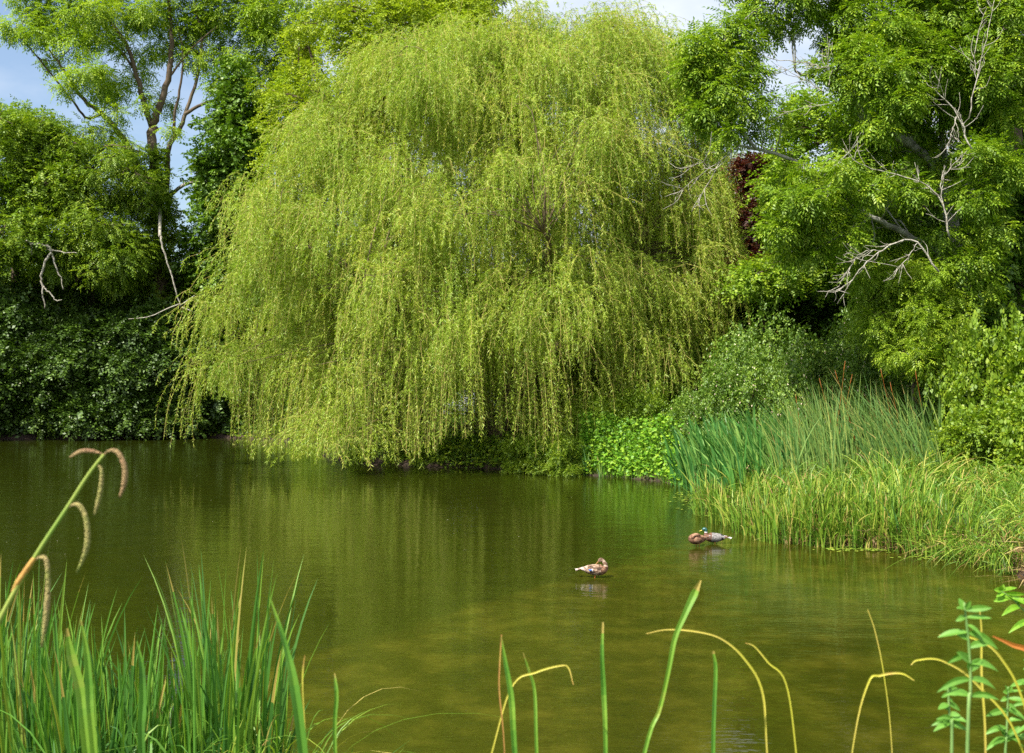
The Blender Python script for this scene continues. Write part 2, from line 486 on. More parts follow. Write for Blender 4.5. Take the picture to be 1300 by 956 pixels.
def crown_leaves(clumps, n, tm, scale, r, droop=0.25, puffs=12, puff_r=0.5, squash=1.0, outspread=1.0, flat=0.95):
    """clumps (C,4): x,y,z,r -> leaf quads; every clump is a set of leafy puffs with gaps between them"""
    C = len(clumps)
    c, rad = clumps[:, :3], clumps[:, 3]
    pu = runit(C * puffs, r).reshape(C, puffs, 3)
    pu[..., 2] = pu[..., 2] * 0.8 + 0.12
    pc = c[:, None, :] + pu * (rad[:, None, None] * r.uniform(0.35, 0.95, (C, puffs, 1))) * np.array([1, 1, squash])
    pr = rad[:, None] * puff_r * r.uniform(0.6, 1.25, (C, puffs))
    tone = r.random((C, puffs))
    wgt = (pr ** 2).ravel(); wgt = wgt / wgt.sum()
    k = r.choice(C * puffs, n, p=wgt)
    pcf, prf, tf = pc.reshape(-1, 3)[k], pr.ravel()[k], tone.ravel()[k]
    u = runit(n, r)
    rr = prf * (r.random(n) ** 0.45) * r.uniform(0.8, 1.25, n)
    p = pcf + u * rr[:, None] * np.array([1, 1, flat])
    cc = c[k // puffs]
    outw = norm(norm(p - pcf) + 0.8 * norm(p - cc))
    d = norm(outw * np.array([1, 1, 0.6]) * outspread + r.normal(size=(n, 3)) * 0.45 + np.array([0, 0, -droop]))
    nn = np.array([0, 0, 1.0]) + outw * 0.45 + r.normal(size=(n, 3)) * 0.3
    return sprays(p, d, nn, tm, scale, r, np.clip(0.5 * tf + 0.5 * r.random(n), 0, 1))


def branchwork(limbs, clumps, r, t=0.05, twigs=5, sag=0.1):
    """limbs: list of (pts, r0, r1); connects every clump to the nearest limb, with twigs through the clump"""
    T = Tubes()
    pool = []
    for pts, r0, r1 in limbs:
        n = max(6, len(pts) * 4)
        pp = catmull(pts, n)
        jit = r.normal(size=pp.shape) * (r0 * 0.12)
        jit[0] = 0
        pp = pp + jit
        T.add(pp, np.linspace(r0, r1, n), 8)
        pool.append(pp)
    pool = np.vstack(pool)
    B = Tubes()
    for cl in clumps:
        c, rad = cl[:3], cl[3]
        dd = pool - c
        cost = np.linalg.norm(dd, axis=1) + 1.2 * np.maximum(dd[:, 2], 0)
        a = pool[np.argmin(cost)]
        mid = (a + c) / 2 + r.normal(size=3) * 0.12 * np.linalg.norm(a - c) + np.array([0, 0, sag * np.linalg.norm(a - c)])
        L = np.linalg.norm(a - c)
        pp = catmull([a, mid, c], 7)
        r0 = t * (0.6 + 0.25 * L)
        B.add(pp, np.linspace(r0, r0 * 0.35, 7), 5)
        for _ in range(twigs):
            e = c + runit(1, r)[0] * rad * np.array([1, 1, 0.8]) * r.uniform(0.7, 1.1)
            st = pp[r.integers(3, 7)]
            m2 = (st + e) / 2 + r.normal(size=3) * 0.12 * rad
            B.add(catmull([st, m2, e], 5), np.linspace(r0 * 0.35, r0 * 0.08, 5), 4)
    return T, B


def pxclumps(lst, r, jy=0.0, back=0):
    """lst of (px, py, Y, r_px)"""
    out = []
    for (x, y, Y, rp) in lst:
        Yj = Y + r.uniform(-jy, jy)
        p = P(x, y, Yj)
        out.append([*p, rp / F * Yj])
        for b in range(back):
            q = P(x + r.uniform(-.4, .4) * rp, y + r.uniform(-.2, .4) * rp, Yj)
            q[1] += rp / F * Yj * (1.1 + 1.2 * b) * r.uniform(0.8, 1.2)
            out.append([*q, rp / F * Yj * 0.95])
    return np.array(out)


def fill(x0, x1, y0, y1, Y, rp, n, r, jy=1.0):
    """n jittered clumps in a pixel rectangle"""
    nxx = max(1, int(round(math.sqrt(n * (x1 - x0) / max(1, (y1 - y0))))))
    nyy = max(1, int(round(n / nxx)))
    out = []
    for i in range(nxx):
        for j in range(nyy):
            x = x0 + (i + 0.5 + r.uniform(-.45, .45)) / nxx * (x1 - x0)
            y = y0 + (j + 0.5 + r.uniform(-.45, .45)) / nyy * (y1 - y0)
            out.append((x, y, Y + r.uniform(-jy, jy), rp * r.uniform(0.75, 1.2)))
    return out


def tree(name, label, cat, base, limbs, clumps, n, tm, scale, leafm, barkm, seed, t=0.05, twigs=5, group=None, limbk=1.0, **kw):
    r = np.random.default_rng(seed)
    bz = float(ground_z(base[0], base[1]))
    root = empty(name, (base[0], base[1], bz), label, cat, group)
    b0 = np.array([base[0], base[1], bz - 0.1])
    L = []
    for pts, r0, r1 in limbs:
        pts = [b0 if isinstance(p, str) else p for p in pts]
        L.append((pts, r0, r1))
    T, B = branchwork([(p_, a_ * limbk, b_ * limbk) for p_, a_, b_ in L], clumps, r, t, twigs)
    bpy.context.view_layer.update()
    T.build('trunk', barkm, root)
    B.build('branches', barkm, root)
    V, rn = crown_leaves(clumps, n, tm, scale, r, **kw)
    quads_mesh('crown', V, rn, leafm, root)
    return root


def px_line(pts, Y, dy=0.0):
    n = len(pts)
    return [P(x, y, Y + dy * i / max(1, n - 1)) for i, (x, y) in enumerate(pts)]


# ------------------------------------------------------------------ weeping willow
def build_willow():
    r = np.random.default_rng(21)
    bx, by = -0.55, 38.4
    bz = float(ground_z(bx, by))
    root = empty('weeping_willow', (bx, by, bz), 'huge golden green weeping willow trailing its branches in the pond', 'tree')
    zs = np.array([0, 6, 8, 9.3, 10.5, 12, 13.5, 14.6, 15.5, 16.2])
    xl = np.array([-9.3, -9.6, -9.5, -8.6, -7.6, -6.9, -6.2, -4.8, -2.4, 0.3])
    zr = np.array([0, 4, 6, 9, 10.5, 12, 13.5, 15, 15.8, 16.2])
    xr = np.array([6.5, 6.9, 7.4, 7.8, 7.6, 7.2, 6.7, 5.9, 4.9, 3.2])
    cl = []
    YC = 39.8
    nb = 125
    zz = 3.0 + (np.arange(nb) + 0.5) / nb * 12.4
    r.shuffle(zz)
    boughs = []
    for i in range(nb):
        best = None
        for _ in range(14):
            z = zz[i]
            a, b = np.interp(z + 0.8, zs, xl), np.interp(z + 0.8, zr, xr)
            th = r.uniform(0, 2 * math.pi)
            if math.sin(th) > 0.2 and r.random() < 0.5: th = -th
            f = r.uniform(0.60, 0.90)
            if i % 3 == 0: f = r.uniform(0.15, 0.55)
            xc, h = (a + b) / 2, (b - a) / 2
            x = xc + h * f * math.cos(th)
            y = YC + min(h * 0.8, 7.0) * f * math.sin(th)
            d = min([math.dist((x, y, z), q[:3]) for q in boughs] + [99])
            if best is None or d > best[0]: best = (d, x, y, z)
        _, x, y, z = best
        if z > 13.6 and 0.9 < x < 2.0: continue
        boughs.append((x, y, z, r.uniform(1.3, 2.1) * (0.75 if z > 12.5 else 1)))
    for x, y, z, R in boughs:
        a, b = np.interp(z, zs, xl), np.interp(z, zr, xr)
        xc, h = (a + b) / 2, (b - a) / 2
        for k in range(9):
            u = runit(1, r)[0]
            u[2] = abs(u[2]) * 0.9 - 0.35
            u = u + 0.35 * np.array([(x - xc) / max(h, 1), (y - YC) / max(h, 1), 0])
            p = np.array([x, y, z]) + norm(u) * R * r.uniform(0.6, 1.0) * np.array([1, 1, 0.8])
            if p[2] > 13 and not (np.interp(p[2], zs, xl) - 0.3 < p[0] < np.interp(p[2], zr, xr) + 0.3): continue
            cl.append([*p, r.uniform(0.35, 0.9)])
    for (px, py, Y) in ((320, 330, 36), (290, 395, 37), (300, 460, 36.5), (340, 300, 35), (420, 548, 34), (440, 560, 33.6),
                        (640, 55, 39), (670, 60, 39.5), (620, 75, 38), (600, 110, 37.5), (760, 45, 39), (790, 42, 39), (830, 70, 39), (735, 70, 38),
                        (850, 130, 38), (862, 100, 38.5), (845, 75, 39), (815, 48, 39), (872, 135, 38.5), (560, 52, 39), (520, 75, 38.5), (480, 95, 38.5), (450, 125, 38), (425, 160, 38), (400, 200, 37.5), (370, 240, 37), (340, 265, 37), (398, 262, 39), (385, 245, 38), (412, 240, 39), (400, 275, 40.5), (360, 265, 39), (905, 250, 38), (912, 300, 38), (918, 340, 38), (885, 205, 38.5), (880, 410, 37), (895, 370, 37), (870, 170, 38.5), (900, 280, 40), (890, 230, 40), (890, 330, 36), (700, 545, 36.5), (735, 530, 36.5), (675, 540, 36.8), (780, 500, 36), (560, 470, 34), (500, 430, 33.5), (500, 360, 33), (690, 430, 33.5)):
        p = P(px, py, Y)
        for _ in range(4): cl.append([*(p + r.normal(size=3) * 0.45), 0.7])
    cl = np.array(cl)
    # limbs
    T = Tubes()
    b0 = np.array([bx, by, bz - 0.15])
    forkL, forkR = np.array([-0.9, 38.3, 1.9]), np.array([-0.2, 38.5, 2.1])
    limbs = [([b0, (b0 + forkL) / 2 + [0.05, 0, 0], forkL, [-1.6, 38.2, 3.6], [-3.2, 38.0, 6.0], [-4.6, 38.3, 9.5], [-4.8, 38.8, 12.0]], 0.30, 0.06),
             ([b0 + [0.15, 0.1, 0], forkR, [0.35, 38.7, 3.6], [0.9, 39.0, 6.5], [0.6, 39.3, 10.0], [-0.2, 39.4, 13.0], [-0.3, 39.4, 15.6]], 0.28, 0.045),
             ([forkR, [1.0, 38.2, 3.2], [2.6, 37.6, 5.5], [4.6, 37.6, 8.0], [6.0, 38.0, 9.3]], 0.24, 0.06),
             ([[0.9, 39.0, 6.5], [2.2, 39.3, 9.0], [3.4, 39.5, 12.0], [4.2, 39.6, 14.6]], 0.2, 0.05),
             ([[-1.6, 38.2, 3.6], [-3.6, 36.8, 5.0], [-6.0, 36.2, 7.0], [-7.8, 36.4, 7.4]], 0.22, 0.05),
             ([[-1.2, 38.2, 2.8], [-2.6, 36.0, 4.0], [-3.6, 34.6, 5.2], [-4.6, 33.8, 5.6]], 0.2, 0.05),
             ([[0.35, 38.7, 3.6], [0.9, 36.4, 5.2], [1.2, 34.6, 6.8], [1.0, 33.8, 7.4]], 0.2, 0.05),
             ([[-3.2, 38.0, 6.0], [-5.5, 39.0, 8.0], [-8.0, 40.0, 8.8]], 0.15, 0.05),
             ([[0.9, 39.0, 6.5], [0.8, 41.5, 8.5], [1.5, 44.0, 10.0]], 0.18, 0.05),
             ([[-1.6, 38.2, 3.6], [-3.0, 41.0, 6.0], [-4.5, 44.0, 8.0]], 0.18, 0.05)]
    limbs = [([np.asarray(p, float) for p in pts], a, b) for pts, a, b in limbs]
    pool = []
    for pts, r0, r1 in limbs:
        n = len(pts) * 5
        pp = catmull(pts, n) + r.normal(size=(n, 3)) * 0.03
        T.add(pp, np.linspace(r0, r1, n), 10)
        pool.append(pp)
    pool = np.vstack(pool)
    B = Tubes()
    for c4 in cl:
        c = c4[:3]
        dd = pool - c
        a = pool[np.argmin(np.linalg.norm(dd, axis=1) + 1.0 * np.maximum(dd[:, 2], 0))]
        L = np.linalg.norm(a - c)
        mid = (a + c) / 2 + np.array([0, 0, 0.16 * L]) + r.normal(size=3) * 0.1 * L
        B.add(catmull([a, mid, c], 8), np.linspace(0.009 + 0.0045 * L, 0.006, 8), 5)
    bpy.context.view_layer.update()
    T.build('trunk', M['willow_bark'], root)
    B.build('branches', M['willow_bark'], root)
    # strands
    front = cl[:, 1] < YC + 1.5
    ns = np.where(front, 24, 15)
    ci = np.repeat(np.arange(len(cl)), ns)
    S = len(ci)
    K = 46
    c = cl[ci, :3]; cr = cl[ci, 3]
    xc = np.array([-1.6, YC, 0])
    outw = c - xc; outw[:, 2] = 0; outw = norm(outw)
    caz = r.normal(size=(len(cl), 2))[ci]
    az = norm(np.stack([r.normal(size=S) * 0.6 + caz[:, 0] * 0.8, r.normal(size=S) * 0.6 + caz[:, 1] * 0.8, np.zeros(S)], 1) * 0.8 + outw * 0.75)
    reach = cr * r.uniform(0.3, 1.5, S)
    longr = r.random(S) < 0.3
    reach = np.where(longr, reach * 1.7 + 0.3, reach)
    rise = r.uniform(0.05, 0.55, S)
    length = (0.45 + r.gamma(2.0, 0.42, S)) * np.interp(c[:, 2], [2, 8, 14, 16], [1.15, 1.1, 0.8, 0.5])
    length = np.where(longr, length * 0.55, length)
    start = c + r.normal(size=(S, 3)) * np.array([0.3, 0.3, 0.22])
    ex = start[:, 0] + az[:, 0] * reach; ey = start[:, 1] + az[:, 1] * reach
    pxx = CX + F * ex / ey
    # how low each part of the curtain hangs
    zlow = np.interp(pxx, [240, 262, 292, 300, 380, 500, 550, 572, 655, 672, 730, 770, 850, 930], [0.35, 2.2, 2.0, 0.1, 0.35, 0.15, 0.2, 0.8, 0.9, 0.25, 0.35, 1.5, 2.0, 2.9])
    zlow = zlow + np.abs(r.normal(size=S)) * 0.35
    low = (start[:, 2] < 4.6) & (r.random(S) < 0.5)
    length = np.where(low, start[:, 2] - zlow, length)
    length = np.minimum(length, start[:, 2] - zlow)
    keep = length > 0.35
    start, az, reach, rise, length, ci = start[keep], az[keep], reach[keep], rise[keep], length[keep], ci[keep]
    S = len(start)
    t = (np.linspace(0.06, 1, K)[None, :] + r.uniform(-0.01, 0.01, (S, K)))
    sway = r.normal(size=(S, 1, 3)) * np.array([0.10, 0.10, 0])
    hor = (1 - (1 - np.clip(t, 0, 1)) ** 2.4)
    zc = rise[:, None] * np.sin(np.pi * np.minimum(t * 2.2, 1)) - length[:, None] * np.clip(t - 0.08, 0, 1) ** 1.35
    pts = start[:, None, :] + az[:, None, :] * (reach[:, None] * hor)[..., None] + sway * (t ** 2)[..., None] * length[:, None, None] * 0.5
    pts[..., 2] += zc
    tan = norm(np.gradient(pts, axis=1))
    # leaves: number follows strand length; alternate sides
    nleaf = np.clip((length * 24 + 14), 18, K).astype(int)
    mask = np.arange(K)[None, :] < 999
    stepkeep = r.random((S, K)) < (nleaf / K)[:, None]
    mask = mask & stepkeep
    A = r.uniform(0, 2 * np.pi, (S, K))
    side = np.stack([np.cos(A), np.sin(A), np.zeros((S, K))], -1)
    stone = r.random(S); ctone = r.random(len(cl))[ci]
    for rep in range(2):
        mk = mask if rep == 0 else (mask & (r.random((S, K)) < 0.5))
        pp = pts[mk]; tt = tan[mk]; ss = side[mk] * (1 if rep == 0 else -1)
        n = len(pp)
        d = norm(tt * 0.55 + ss * r.uniform(0.3, 1.1, (n, 1)) + np.array([0, 0, -0.25]) + r.normal(size=(n, 3)) * 0.2)
        nn = norm(np.cross(d, r.normal(size=(n, 3))))
        s = np.cross(nn, d)
        ln = r.uniform(0.07, 0.16, n)[:, None]; wd = r.uniform(0.015, 0.028, n)[:, None]
        V = np.stack([pp, pp + d * ln * 0.4 + s * wd * 0.5, pp + d * ln, pp + d * ln * 0.4 - s * wd * 0.5], 1)
        rn = np.clip(0.35 * np.broadcast_to(ctone[:, None], (S, K))[mk] + 0.3 * np.broadcast_to(stone[:, None], (S, K))[mk] + 0.4 * r.random(n), 0, 1)
        if rep == 0: VV, RR = V, rn
        else: VV, RR = np.concatenate([VV, V]), np.concatenate([RR, rn])
    print('willow leaves', len(VV), 'strands', S)
    quads_mesh('crown', VV, RR, M['willow'], root)
    # the hanging stems themselves, as flat-sided withies
    kk = np.linspace(0, K - 1, 8).astype(int)
    sp = pts[:, kk, :]
    wv_ = np.cross(norm(np.gradient(sp, axis=1)), norm(r.normal(size=(S, 1, 3))))
    wv_ = norm(wv_) * 0.0045
    a, b = sp - wv_, sp + wv_
    Q = np.stack([a[:, :-1], b[:, :-1], b[:, 1:], a[:, 1:]], 2).reshape(-1, 4, 3)
    quads_mesh('hanging_stems', Q, r.random(len(Q)), M['willow_twig'], root)


build_willow()

# ------------------------------------------------------------------ left bank trees
rA = np.random.default_rng(5)
YL = 56.0
ash_cl = pxclumps([(20, 30, 54, 22), (45, 45, 54, 22), (70, 28, 55, 30), (110, 18, 55, 32), (95, 60, 54, 24), (150, 22, 56, 32), (190, 12, 56, 32), (230, 18, 57, 32),
                   (270, 18, 57, 36), (310, 22, 57, 36), (350, 32, 57, 36), (385, 62, 57, 32), (108, 92, 54, 26), (82, 108, 54, 18), (140, 108, 55, 26), (172, 98, 56, 20),
                   (205, 62, 56, 22), (250, 72, 57, 22), (300, 68, 58, 32), (340, 90, 58, 28), (372, 108, 58, 22), (145, 142, 54, 14), (182, 132, 55, 12),
                   (282, 108, 57, 18), (90, 8, 56, 30), (40, 2, 55, 26), (215, 165, 55, 12), (158, 60, 56, 18), (130, 45, 55, 16), (360, 150, 57, 18), (345, 130, 58, 16),
                   (60, -25, 56, 36), (120, -35, 56, 40), (190, -40, 57, 45), (260, -38, 57, 45), (330, -25, 58, 42), (390, 5, 58, 34), (190, -90, 57, 50), (270, -85, 57, 50), (120, -80, 57, 40)] + fill(60, 400, -10, 115, 57, 18, 16, rA, 1.5) + fill(120, 330, 100, 150, 57.5, 13, 7, rA, 1.0), rA, 0.8)
al = [(['b', *px_line([(205, 400), (203, 330), (200, 250), (195, 200), (193, 160)], YL)], 0.50, 0.33),
      (px_line([(193, 160), (202, 138), (213, 100), (218, 60), (215, 10), (210, -40)], YL), 0.30, 0.08),
      (px_line([(193, 162), (180, 120), (172, 90), (160, 55), (140, 28), (120, 0)], YL, -0.5), 0.22, 0.06),
      (px_line([(190, 238), (176, 215), (165, 192), (150, 168), (130, 145), (105, 125), (80, 88), (60, 60)], YL, -1.2), 0.30, 0.06),
      (px_line([(210, 255), (213, 220), (214, 190), (228, 165), (237, 140), (250, 100), (256, 50), (246, 5)], YL, 0.5), 0.24, 0.06),
      (px_line([(222, 175), (221, 150), (229, 110), (232, 70), (225, 30)], YL), 0.13, 0.04),
      (px_line([(235, 145), (262, 130), (300, 122), (330, 95), (358, 60)], YL, 1.0), 0.13, 0.04),
      (px_line([(130, 145), (110, 150), (92, 128), (70, 100), (45, 70), (20, 40)], YL, -1.5), 0.10, 0.04),
      (px_line([(172, 90), (150, 62), (125, 50), (95, 45)], YL), 0.10, 0.03),
      (px_line([(213, 100), (245, 60), (280, 30)], YL), 0.09, 0.03)]
t1 = tree('ash_tree', 'tall open ash tree with forked brown limbs on the far left bank', 'tree', P(205, 500, YL)[:2], al, ash_cl, 18500, 'ash', 1.85, M['ash_light'], M['bark'], 51, t=0.03, twigs=6, limbk=0.72)
b = Tubes()
b.add(catmull(px_line([(214, 250), (235, 234), (265, 230), (300, 240), (322, 248)], YL, -3), 14), np.linspace(0.10, 0.04, 14), 6)
b.add(catmull(px_line([(285, 235), (288, 250), (282, 262)], 53.6), 5), np.linspace(0.03, 0.012, 5), 5)
b.build('bare_limb', M['dead'], t1)
b = Tubes()
b.add(catmull([P(203, 262, 55), P(203, 282, 53), P(203, 300, 51.5)], 8), np.linspace(0.09, 0.075, 8), 6)
b.add(catmull(px_line([(203, 300), (207, 318), (218, 348), (224, 372), (231, 390)], 51.5), 14) + rA.normal(size=(14, 3)) * 0.03, np.linspace(0.05, 0.025, 14), 6)
b.add(catmull(px_line([(231, 390), (246, 396)], 51.5), 4), np.linspace(0.04, 0.015, 4), 5)
b.add(catmull(px_line([(229, 388), (240, 380), (247, 375)], 51.5), 5), np.linspace(0.035, 0.012, 5), 5)
b.add(catmull(px_line([(228, 386), (212, 392), (190, 402), (163, 405)], 51.3), 8), np.linspace(0.04, 0.015, 8), 5)
o = b.build('dead_branch', M['dead'], t1)
# ivy climbing the ash's trunk
ivp = pxclumps([(x, y, 55.2, 15) for x, y in ((204, 250), (196, 280), (210, 300), (200, 225), (215, 270), (195, 310), (207, 330), (196, 200), (230, 300))], rA, 0.3)
V, rn = crown_leaves(ivp, 1500, 'ivy', 1.5, rA)
quads_mesh('ivy', V, rn, M['maple'], t1)

c = pxclumps([(302, 100, 54, 22), (296, 125, 54, 28), (290, 155, 54, 34), (295, 190, 54, 38), (288, 225, 54, 42), (285, 262, 54, 42), (292, 300, 54, 40),
              (262, 200, 54, 20), (320, 160, 54.5, 20), (255, 330, 54.5, 32), (290, 340, 54.5, 40), (300, 380, 55, 40), (255, 400, 55, 34), (290, 430, 55, 40), (255, 455, 55, 36), (318, 230, 54.5, 24)], rA, 0.5, back=1)
tree('ivy_covered_tree', 'dark column shaped tree smothered in ivy between ash and willow', 'tree', P(290, 500, 55)[:2],
     [(['b', *px_line([(290, 400), (288, 300), (292, 200), (300, 110)], 55)], 0.35, 0.08)], c, 8600, 'ivy', 2.1, M['ivy_lit'], M['bark'], 52, t=0.04)

c = pxclumps([(-60, 150, 54, 50), (-20, 165, 53, 45), (25, 165, 53, 36), (8, 205, 52, 40), (48, 190, 53, 36), (-30, 230, 52, 45), (30, 245, 52, 42), (5, 290, 51, 42), (55, 290, 51.5, 36),
              *fill(0, 85, 150, 330, 52.5, 24, 14, rA, 1.0), (-40, 300, 52, 45), (18, 145, 53.5, 20), (45, 160, 53.5, 20), (60, 230, 52, 34)], rA, 0.6, back=1)
maple0 = tree('field_maple', 'rounded bushy tree with sunlit top at the left edge of the pond', 'tree', P(15, 500, 56)[:2],
     [(['b', *px_line([(18, 400), (20, 300), (25, 200)], 55.5)], 0.3, 0.1)], c, 12000, 'twig', 1.6, M['maple'], M['bark'], 53)
c = pxclumps([(88, 172, 54, 34), (120, 178, 54, 30), (150, 205, 54, 26), (100, 215, 53, 36), (140, 240, 53, 32), (95, 260, 52, 36), (135, 285, 52, 36), (168, 262, 53, 26),
              (100, 305, 51.5, 34), (150, 320, 52, 30), (75, 200, 53, 26), (170, 300, 53, 26), (125, 340, 52, 32), (70, 335, 52, 30), *fill(75, 185, 180, 340, 52.5, 20, 14, rA, 1.0)], rA, 0.6, back=1)
tree('field_maple', 'leafy tree of medium height between left edge tree and ash trunk', 'tree', P(115, 500, 56)[:2],
     [(['b', *px_line([(118, 400), (112, 300), (110, 200)], 55.5)], 0.26, 0.1)], c, 11500, 'ash', 1.6, M['maple'], M['bark'], 54)


# shrubs that share a few leaf meshes
def shrub_proto(name, seed, n, tm, scale, leafm, flowers=0, fm=None, H=1.0):
    r = np.random.default_rng(seed)
    cl = []
    for i in range(int(16 * (1 + 1.1 * (H - 1)))):
        a = r.uniform(0, 2 * math.pi); h = r.uniform(0.1, 0.87); rr = r.uniform(0.2, 0.75) * math.sqrt(max(0.15, 1 - (h * 0.9) ** 2.6))
        cl.append([rr * math.cos(a), rr * math.sin(a), h * H, r.uniform(0.26, 0.4)])
    cl = np.array(cl)
    V, rn = crown_leaves(cl, n, tm, scale, r, squash=0.9)
    PH[name] = H
    me = mesh_polys(name + '_leaves', V.reshape(-1, 3), np.arange(len(V) * 4), 4, rn)
    me.materials.append(leafm)
    T = Tubes()
    for c4 in cl:
        T.add(catmull([np.array([c4[0] * 0.1, c4[1] * 0.1, -0.05]), c4[:3] * [0.5, 0.5, 0.6], c4[:3]], 6), np.linspace(0.02, 0.006, 6), 5)
    co = np.vstack(T.v); fa = np.vstack(T.f)
    ms = mesh_polys(name + '_stems', co, fa.ravel(), 4)
    ms.materials.append(M['bark'])
    mf = None
    if flowers:
        k = r.integers(0, len(V), flowers)
        p = V[k, 2]
        p = p[(p[:, 2] > 0.25)]
        p = p * 1.02
        n_ = norm(p - np.array([0, 0, 0.3]) + r.normal(size=p.shape) * 0.3)
        a = norm(np.cross(n_, r.normal(size=p.shape))); b_ = np.cross(n_, a)
        s = r.uniform(0.007, 0.014, (len(p), 1))
        Q = np.stack([p - a * s, p - b_ * s, p + a * s, p + b_ * s], 1) + n_[:, None, :] * 0.01
        mf = mesh_polys(name + '_flowers', Q.reshape(-1, 3), np.arange(len(Q) * 4), 4, r.random(len(Q)))
        mf.materials.append(fm)
    return me, ms, mf


PH = {}
PROTO = {
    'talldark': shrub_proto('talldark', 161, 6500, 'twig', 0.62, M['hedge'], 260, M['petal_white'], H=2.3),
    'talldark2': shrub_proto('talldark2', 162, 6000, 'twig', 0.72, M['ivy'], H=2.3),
    'tallgreen': shrub_proto('tallgreen', 163, 6500, 'twig', 0.55, M['maple'], H=2.0),
    'tallgreen2': shrub_proto('tallgreen2', 164, 6500, 'ash', 0.55, M['ash'], H=2.0),
    'dark': shrub_proto('dark', 61, 2600, 'twig', 0.62, M['hedge'], 220, M['petal_white']),
    'dark2': shrub_proto('dark2', 62, 2600, 'ivy', 0.62, M['ivy']),
    'green': shrub_proto('green', 63, 3000, 'twig', 0.55, M['maple']),
    'green2': shrub_proto('green2', 66, 3000, 'ash', 0.6, M['ash']),
    'bramble': shrub_proto('bramble', 64, 4200, 'small', 0.55, M['bramble'], 520, M['petal']),
    'ivybush': shrub_proto('ivybush', 65, 2600, 'ivy', 0.75, M['maple']),
}


def shrub(name, label, kind, X, Y, rx, h, seed, group=None, z=None, cat='shrub'):
    r = np.random.default_rng(seed)
    me, ms, mf = PROTO[kind]
    bz = float(ground_z(X, Y)) if z is None else z
    root = empty(name, (X, Y, bz), label, cat, group)
    root.rotation_euler = (0, 0, r.uniform(0, 6.28))
    root.scale = (rx, rx, h / (1.12 * PH[kind]))
    for nm, m_ in (('foliage', me), ('stems', ms), ('flowers', mf)):
        if m_ is None: continue
        o = bpy.data.objects.new(nm, m_); COL.objects.link(o); o.parent = root
        if nm == 'flowers': o['kind'] = 'stuff'
    return root


places = [(-95, 52.5, 'beyond the left edge'), (-40, 53.0, 'past the left edge'), (8, 53.4, 'in the far left corner'), (52, 53.6, 'under the left dead twig'), (98, 53.4, 'left of the ash trunk'),
          (140, 53.8, 'just left of the ash trunk'), (182, 53.4, 'in front of the ash trunk'), (222, 54.2, 'right of the ash trunk'), (255, 56.0, 'beside the willow gap')]
for i, (px, Y, wh) in enumerate(places):
    X = (px - CX) / F * Y
    shrub('waterside_shrub', 'dark shaded shrub hanging over the water ' + wh, 'talldark' if i % 2 else 'talldark2', X, Y - 0.1, 2.5 + 0.2 * (i % 3), [6.6, 5.6, 7.2][i % 3] + 1.0, 100 + i, 'dark shrubs along the left shore', z=-0.1)  # shade along this shore is carried by the dark leaf colours
for i, (px, Y, h) in enumerate(((-60, 56, 10), (5, 56, 9.8), (70, 56.5, 9.8), (130, 56.5, 10), (185, 57, 10), (235, 57.5, 10), (300, 59, 8.5))):
    X = (px - CX) / F * Y
    wh = ['past the left edge', 'at the left edge', 'behind the left dead twig', 'left of the ash trunk', 'behind the ash trunk', 'right of the ash trunk', 'below the ivy covered tree'][i]
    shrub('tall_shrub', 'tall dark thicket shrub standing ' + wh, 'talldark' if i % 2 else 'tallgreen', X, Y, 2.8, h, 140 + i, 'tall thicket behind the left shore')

# dead hanging twig in front of the left trees
b = Tubes()
for pts, r0, r1 in (([(32, 306), (45, 310), (60, 312), (66, 320)], 0.05, 0.07), ([(66, 320), (58, 332), (52, 352), (54, 370), (57, 392)], 0.07, 0.03),
                    ([(54, 364), (64, 372), (71, 381), (78, 380)], 0.04, 0.015), ([(66, 322), (70, 336), (77, 352), (80, 368)], 0.05, 0.02), ([(60, 316), (80, 320), (100, 322)], 0.04, 0.012),
                    ([(40, 310), (40, 324)], 0.02, 0.01)):
    n = len(pts) * 4
    b.add(catmull(px_line(pts, 50.5), n) + rA.normal(size=(n, 3)) * 0.02, np.linspace(r0, r1, n), 6)
b.add(catmull([P(20, 285, 54), P(28, 296, 52), P(32, 306, 50.5)], 8), np.linspace(0.09, 0.05, 8), 6)
b.build('dead_branch', M['dead'], maple0)

# ------------------------------------------------------------------ trees behind the willow
c = pxclumps([(395, 150, 50, 34), (430, 105, 50, 40), (480, 65, 50, 45), (445, 45, 50, 36), (520, 30, 50, 45), (575, 45, 50, 38), (560, 95, 50, 45), (500, 110, 50, 48),
              (610, 15, 51, 36), (460, 150, 50, 40), (405, 195, 50, 34), (370, 175, 51, 24), (430, 200, 50, 40), (530, 150, 50, 40), (590, 150, 51, 40), (640, 60, 51, 34), (660, 120, 51, 34),
              (490, 0, 51, 40), (550, -10, 51, 40), (430, 5, 51, 26), (350, 210, 51, 22), (690, 180, 51, 36), (640, 200, 51, 40), (385, 95, 51.5, 26), (360, 130, 52, 24), (380, 60, 52, 24), (355, 185, 51.5, 24), (345, 235, 51.5, 22), (400, 30, 52, 26), (340, 160, 52, 18), (335, 110, 52.5, 18)], rA, 0.8, back=1)
tree('sycamore_tree', 'bright yellow green broadleaf tree rising behind the willow top', 'tree', P(520, 500, 52)[:2],
     [(['b', *px_line([(520, 400), (520, 250), (500, 120), (495, 40)], 51.5)], 0.4, 0.1), (px_line([(520, 250), (570, 130), (600, 60)], 51.5), 0.2, 0.06), (px_line([(520, 260), (440, 180), (410, 140)], 51.5), 0.2, 0.06)],
     c, 16500, 'twig', 1.6, M['lime'], M['bark'], 55, twigs=4)
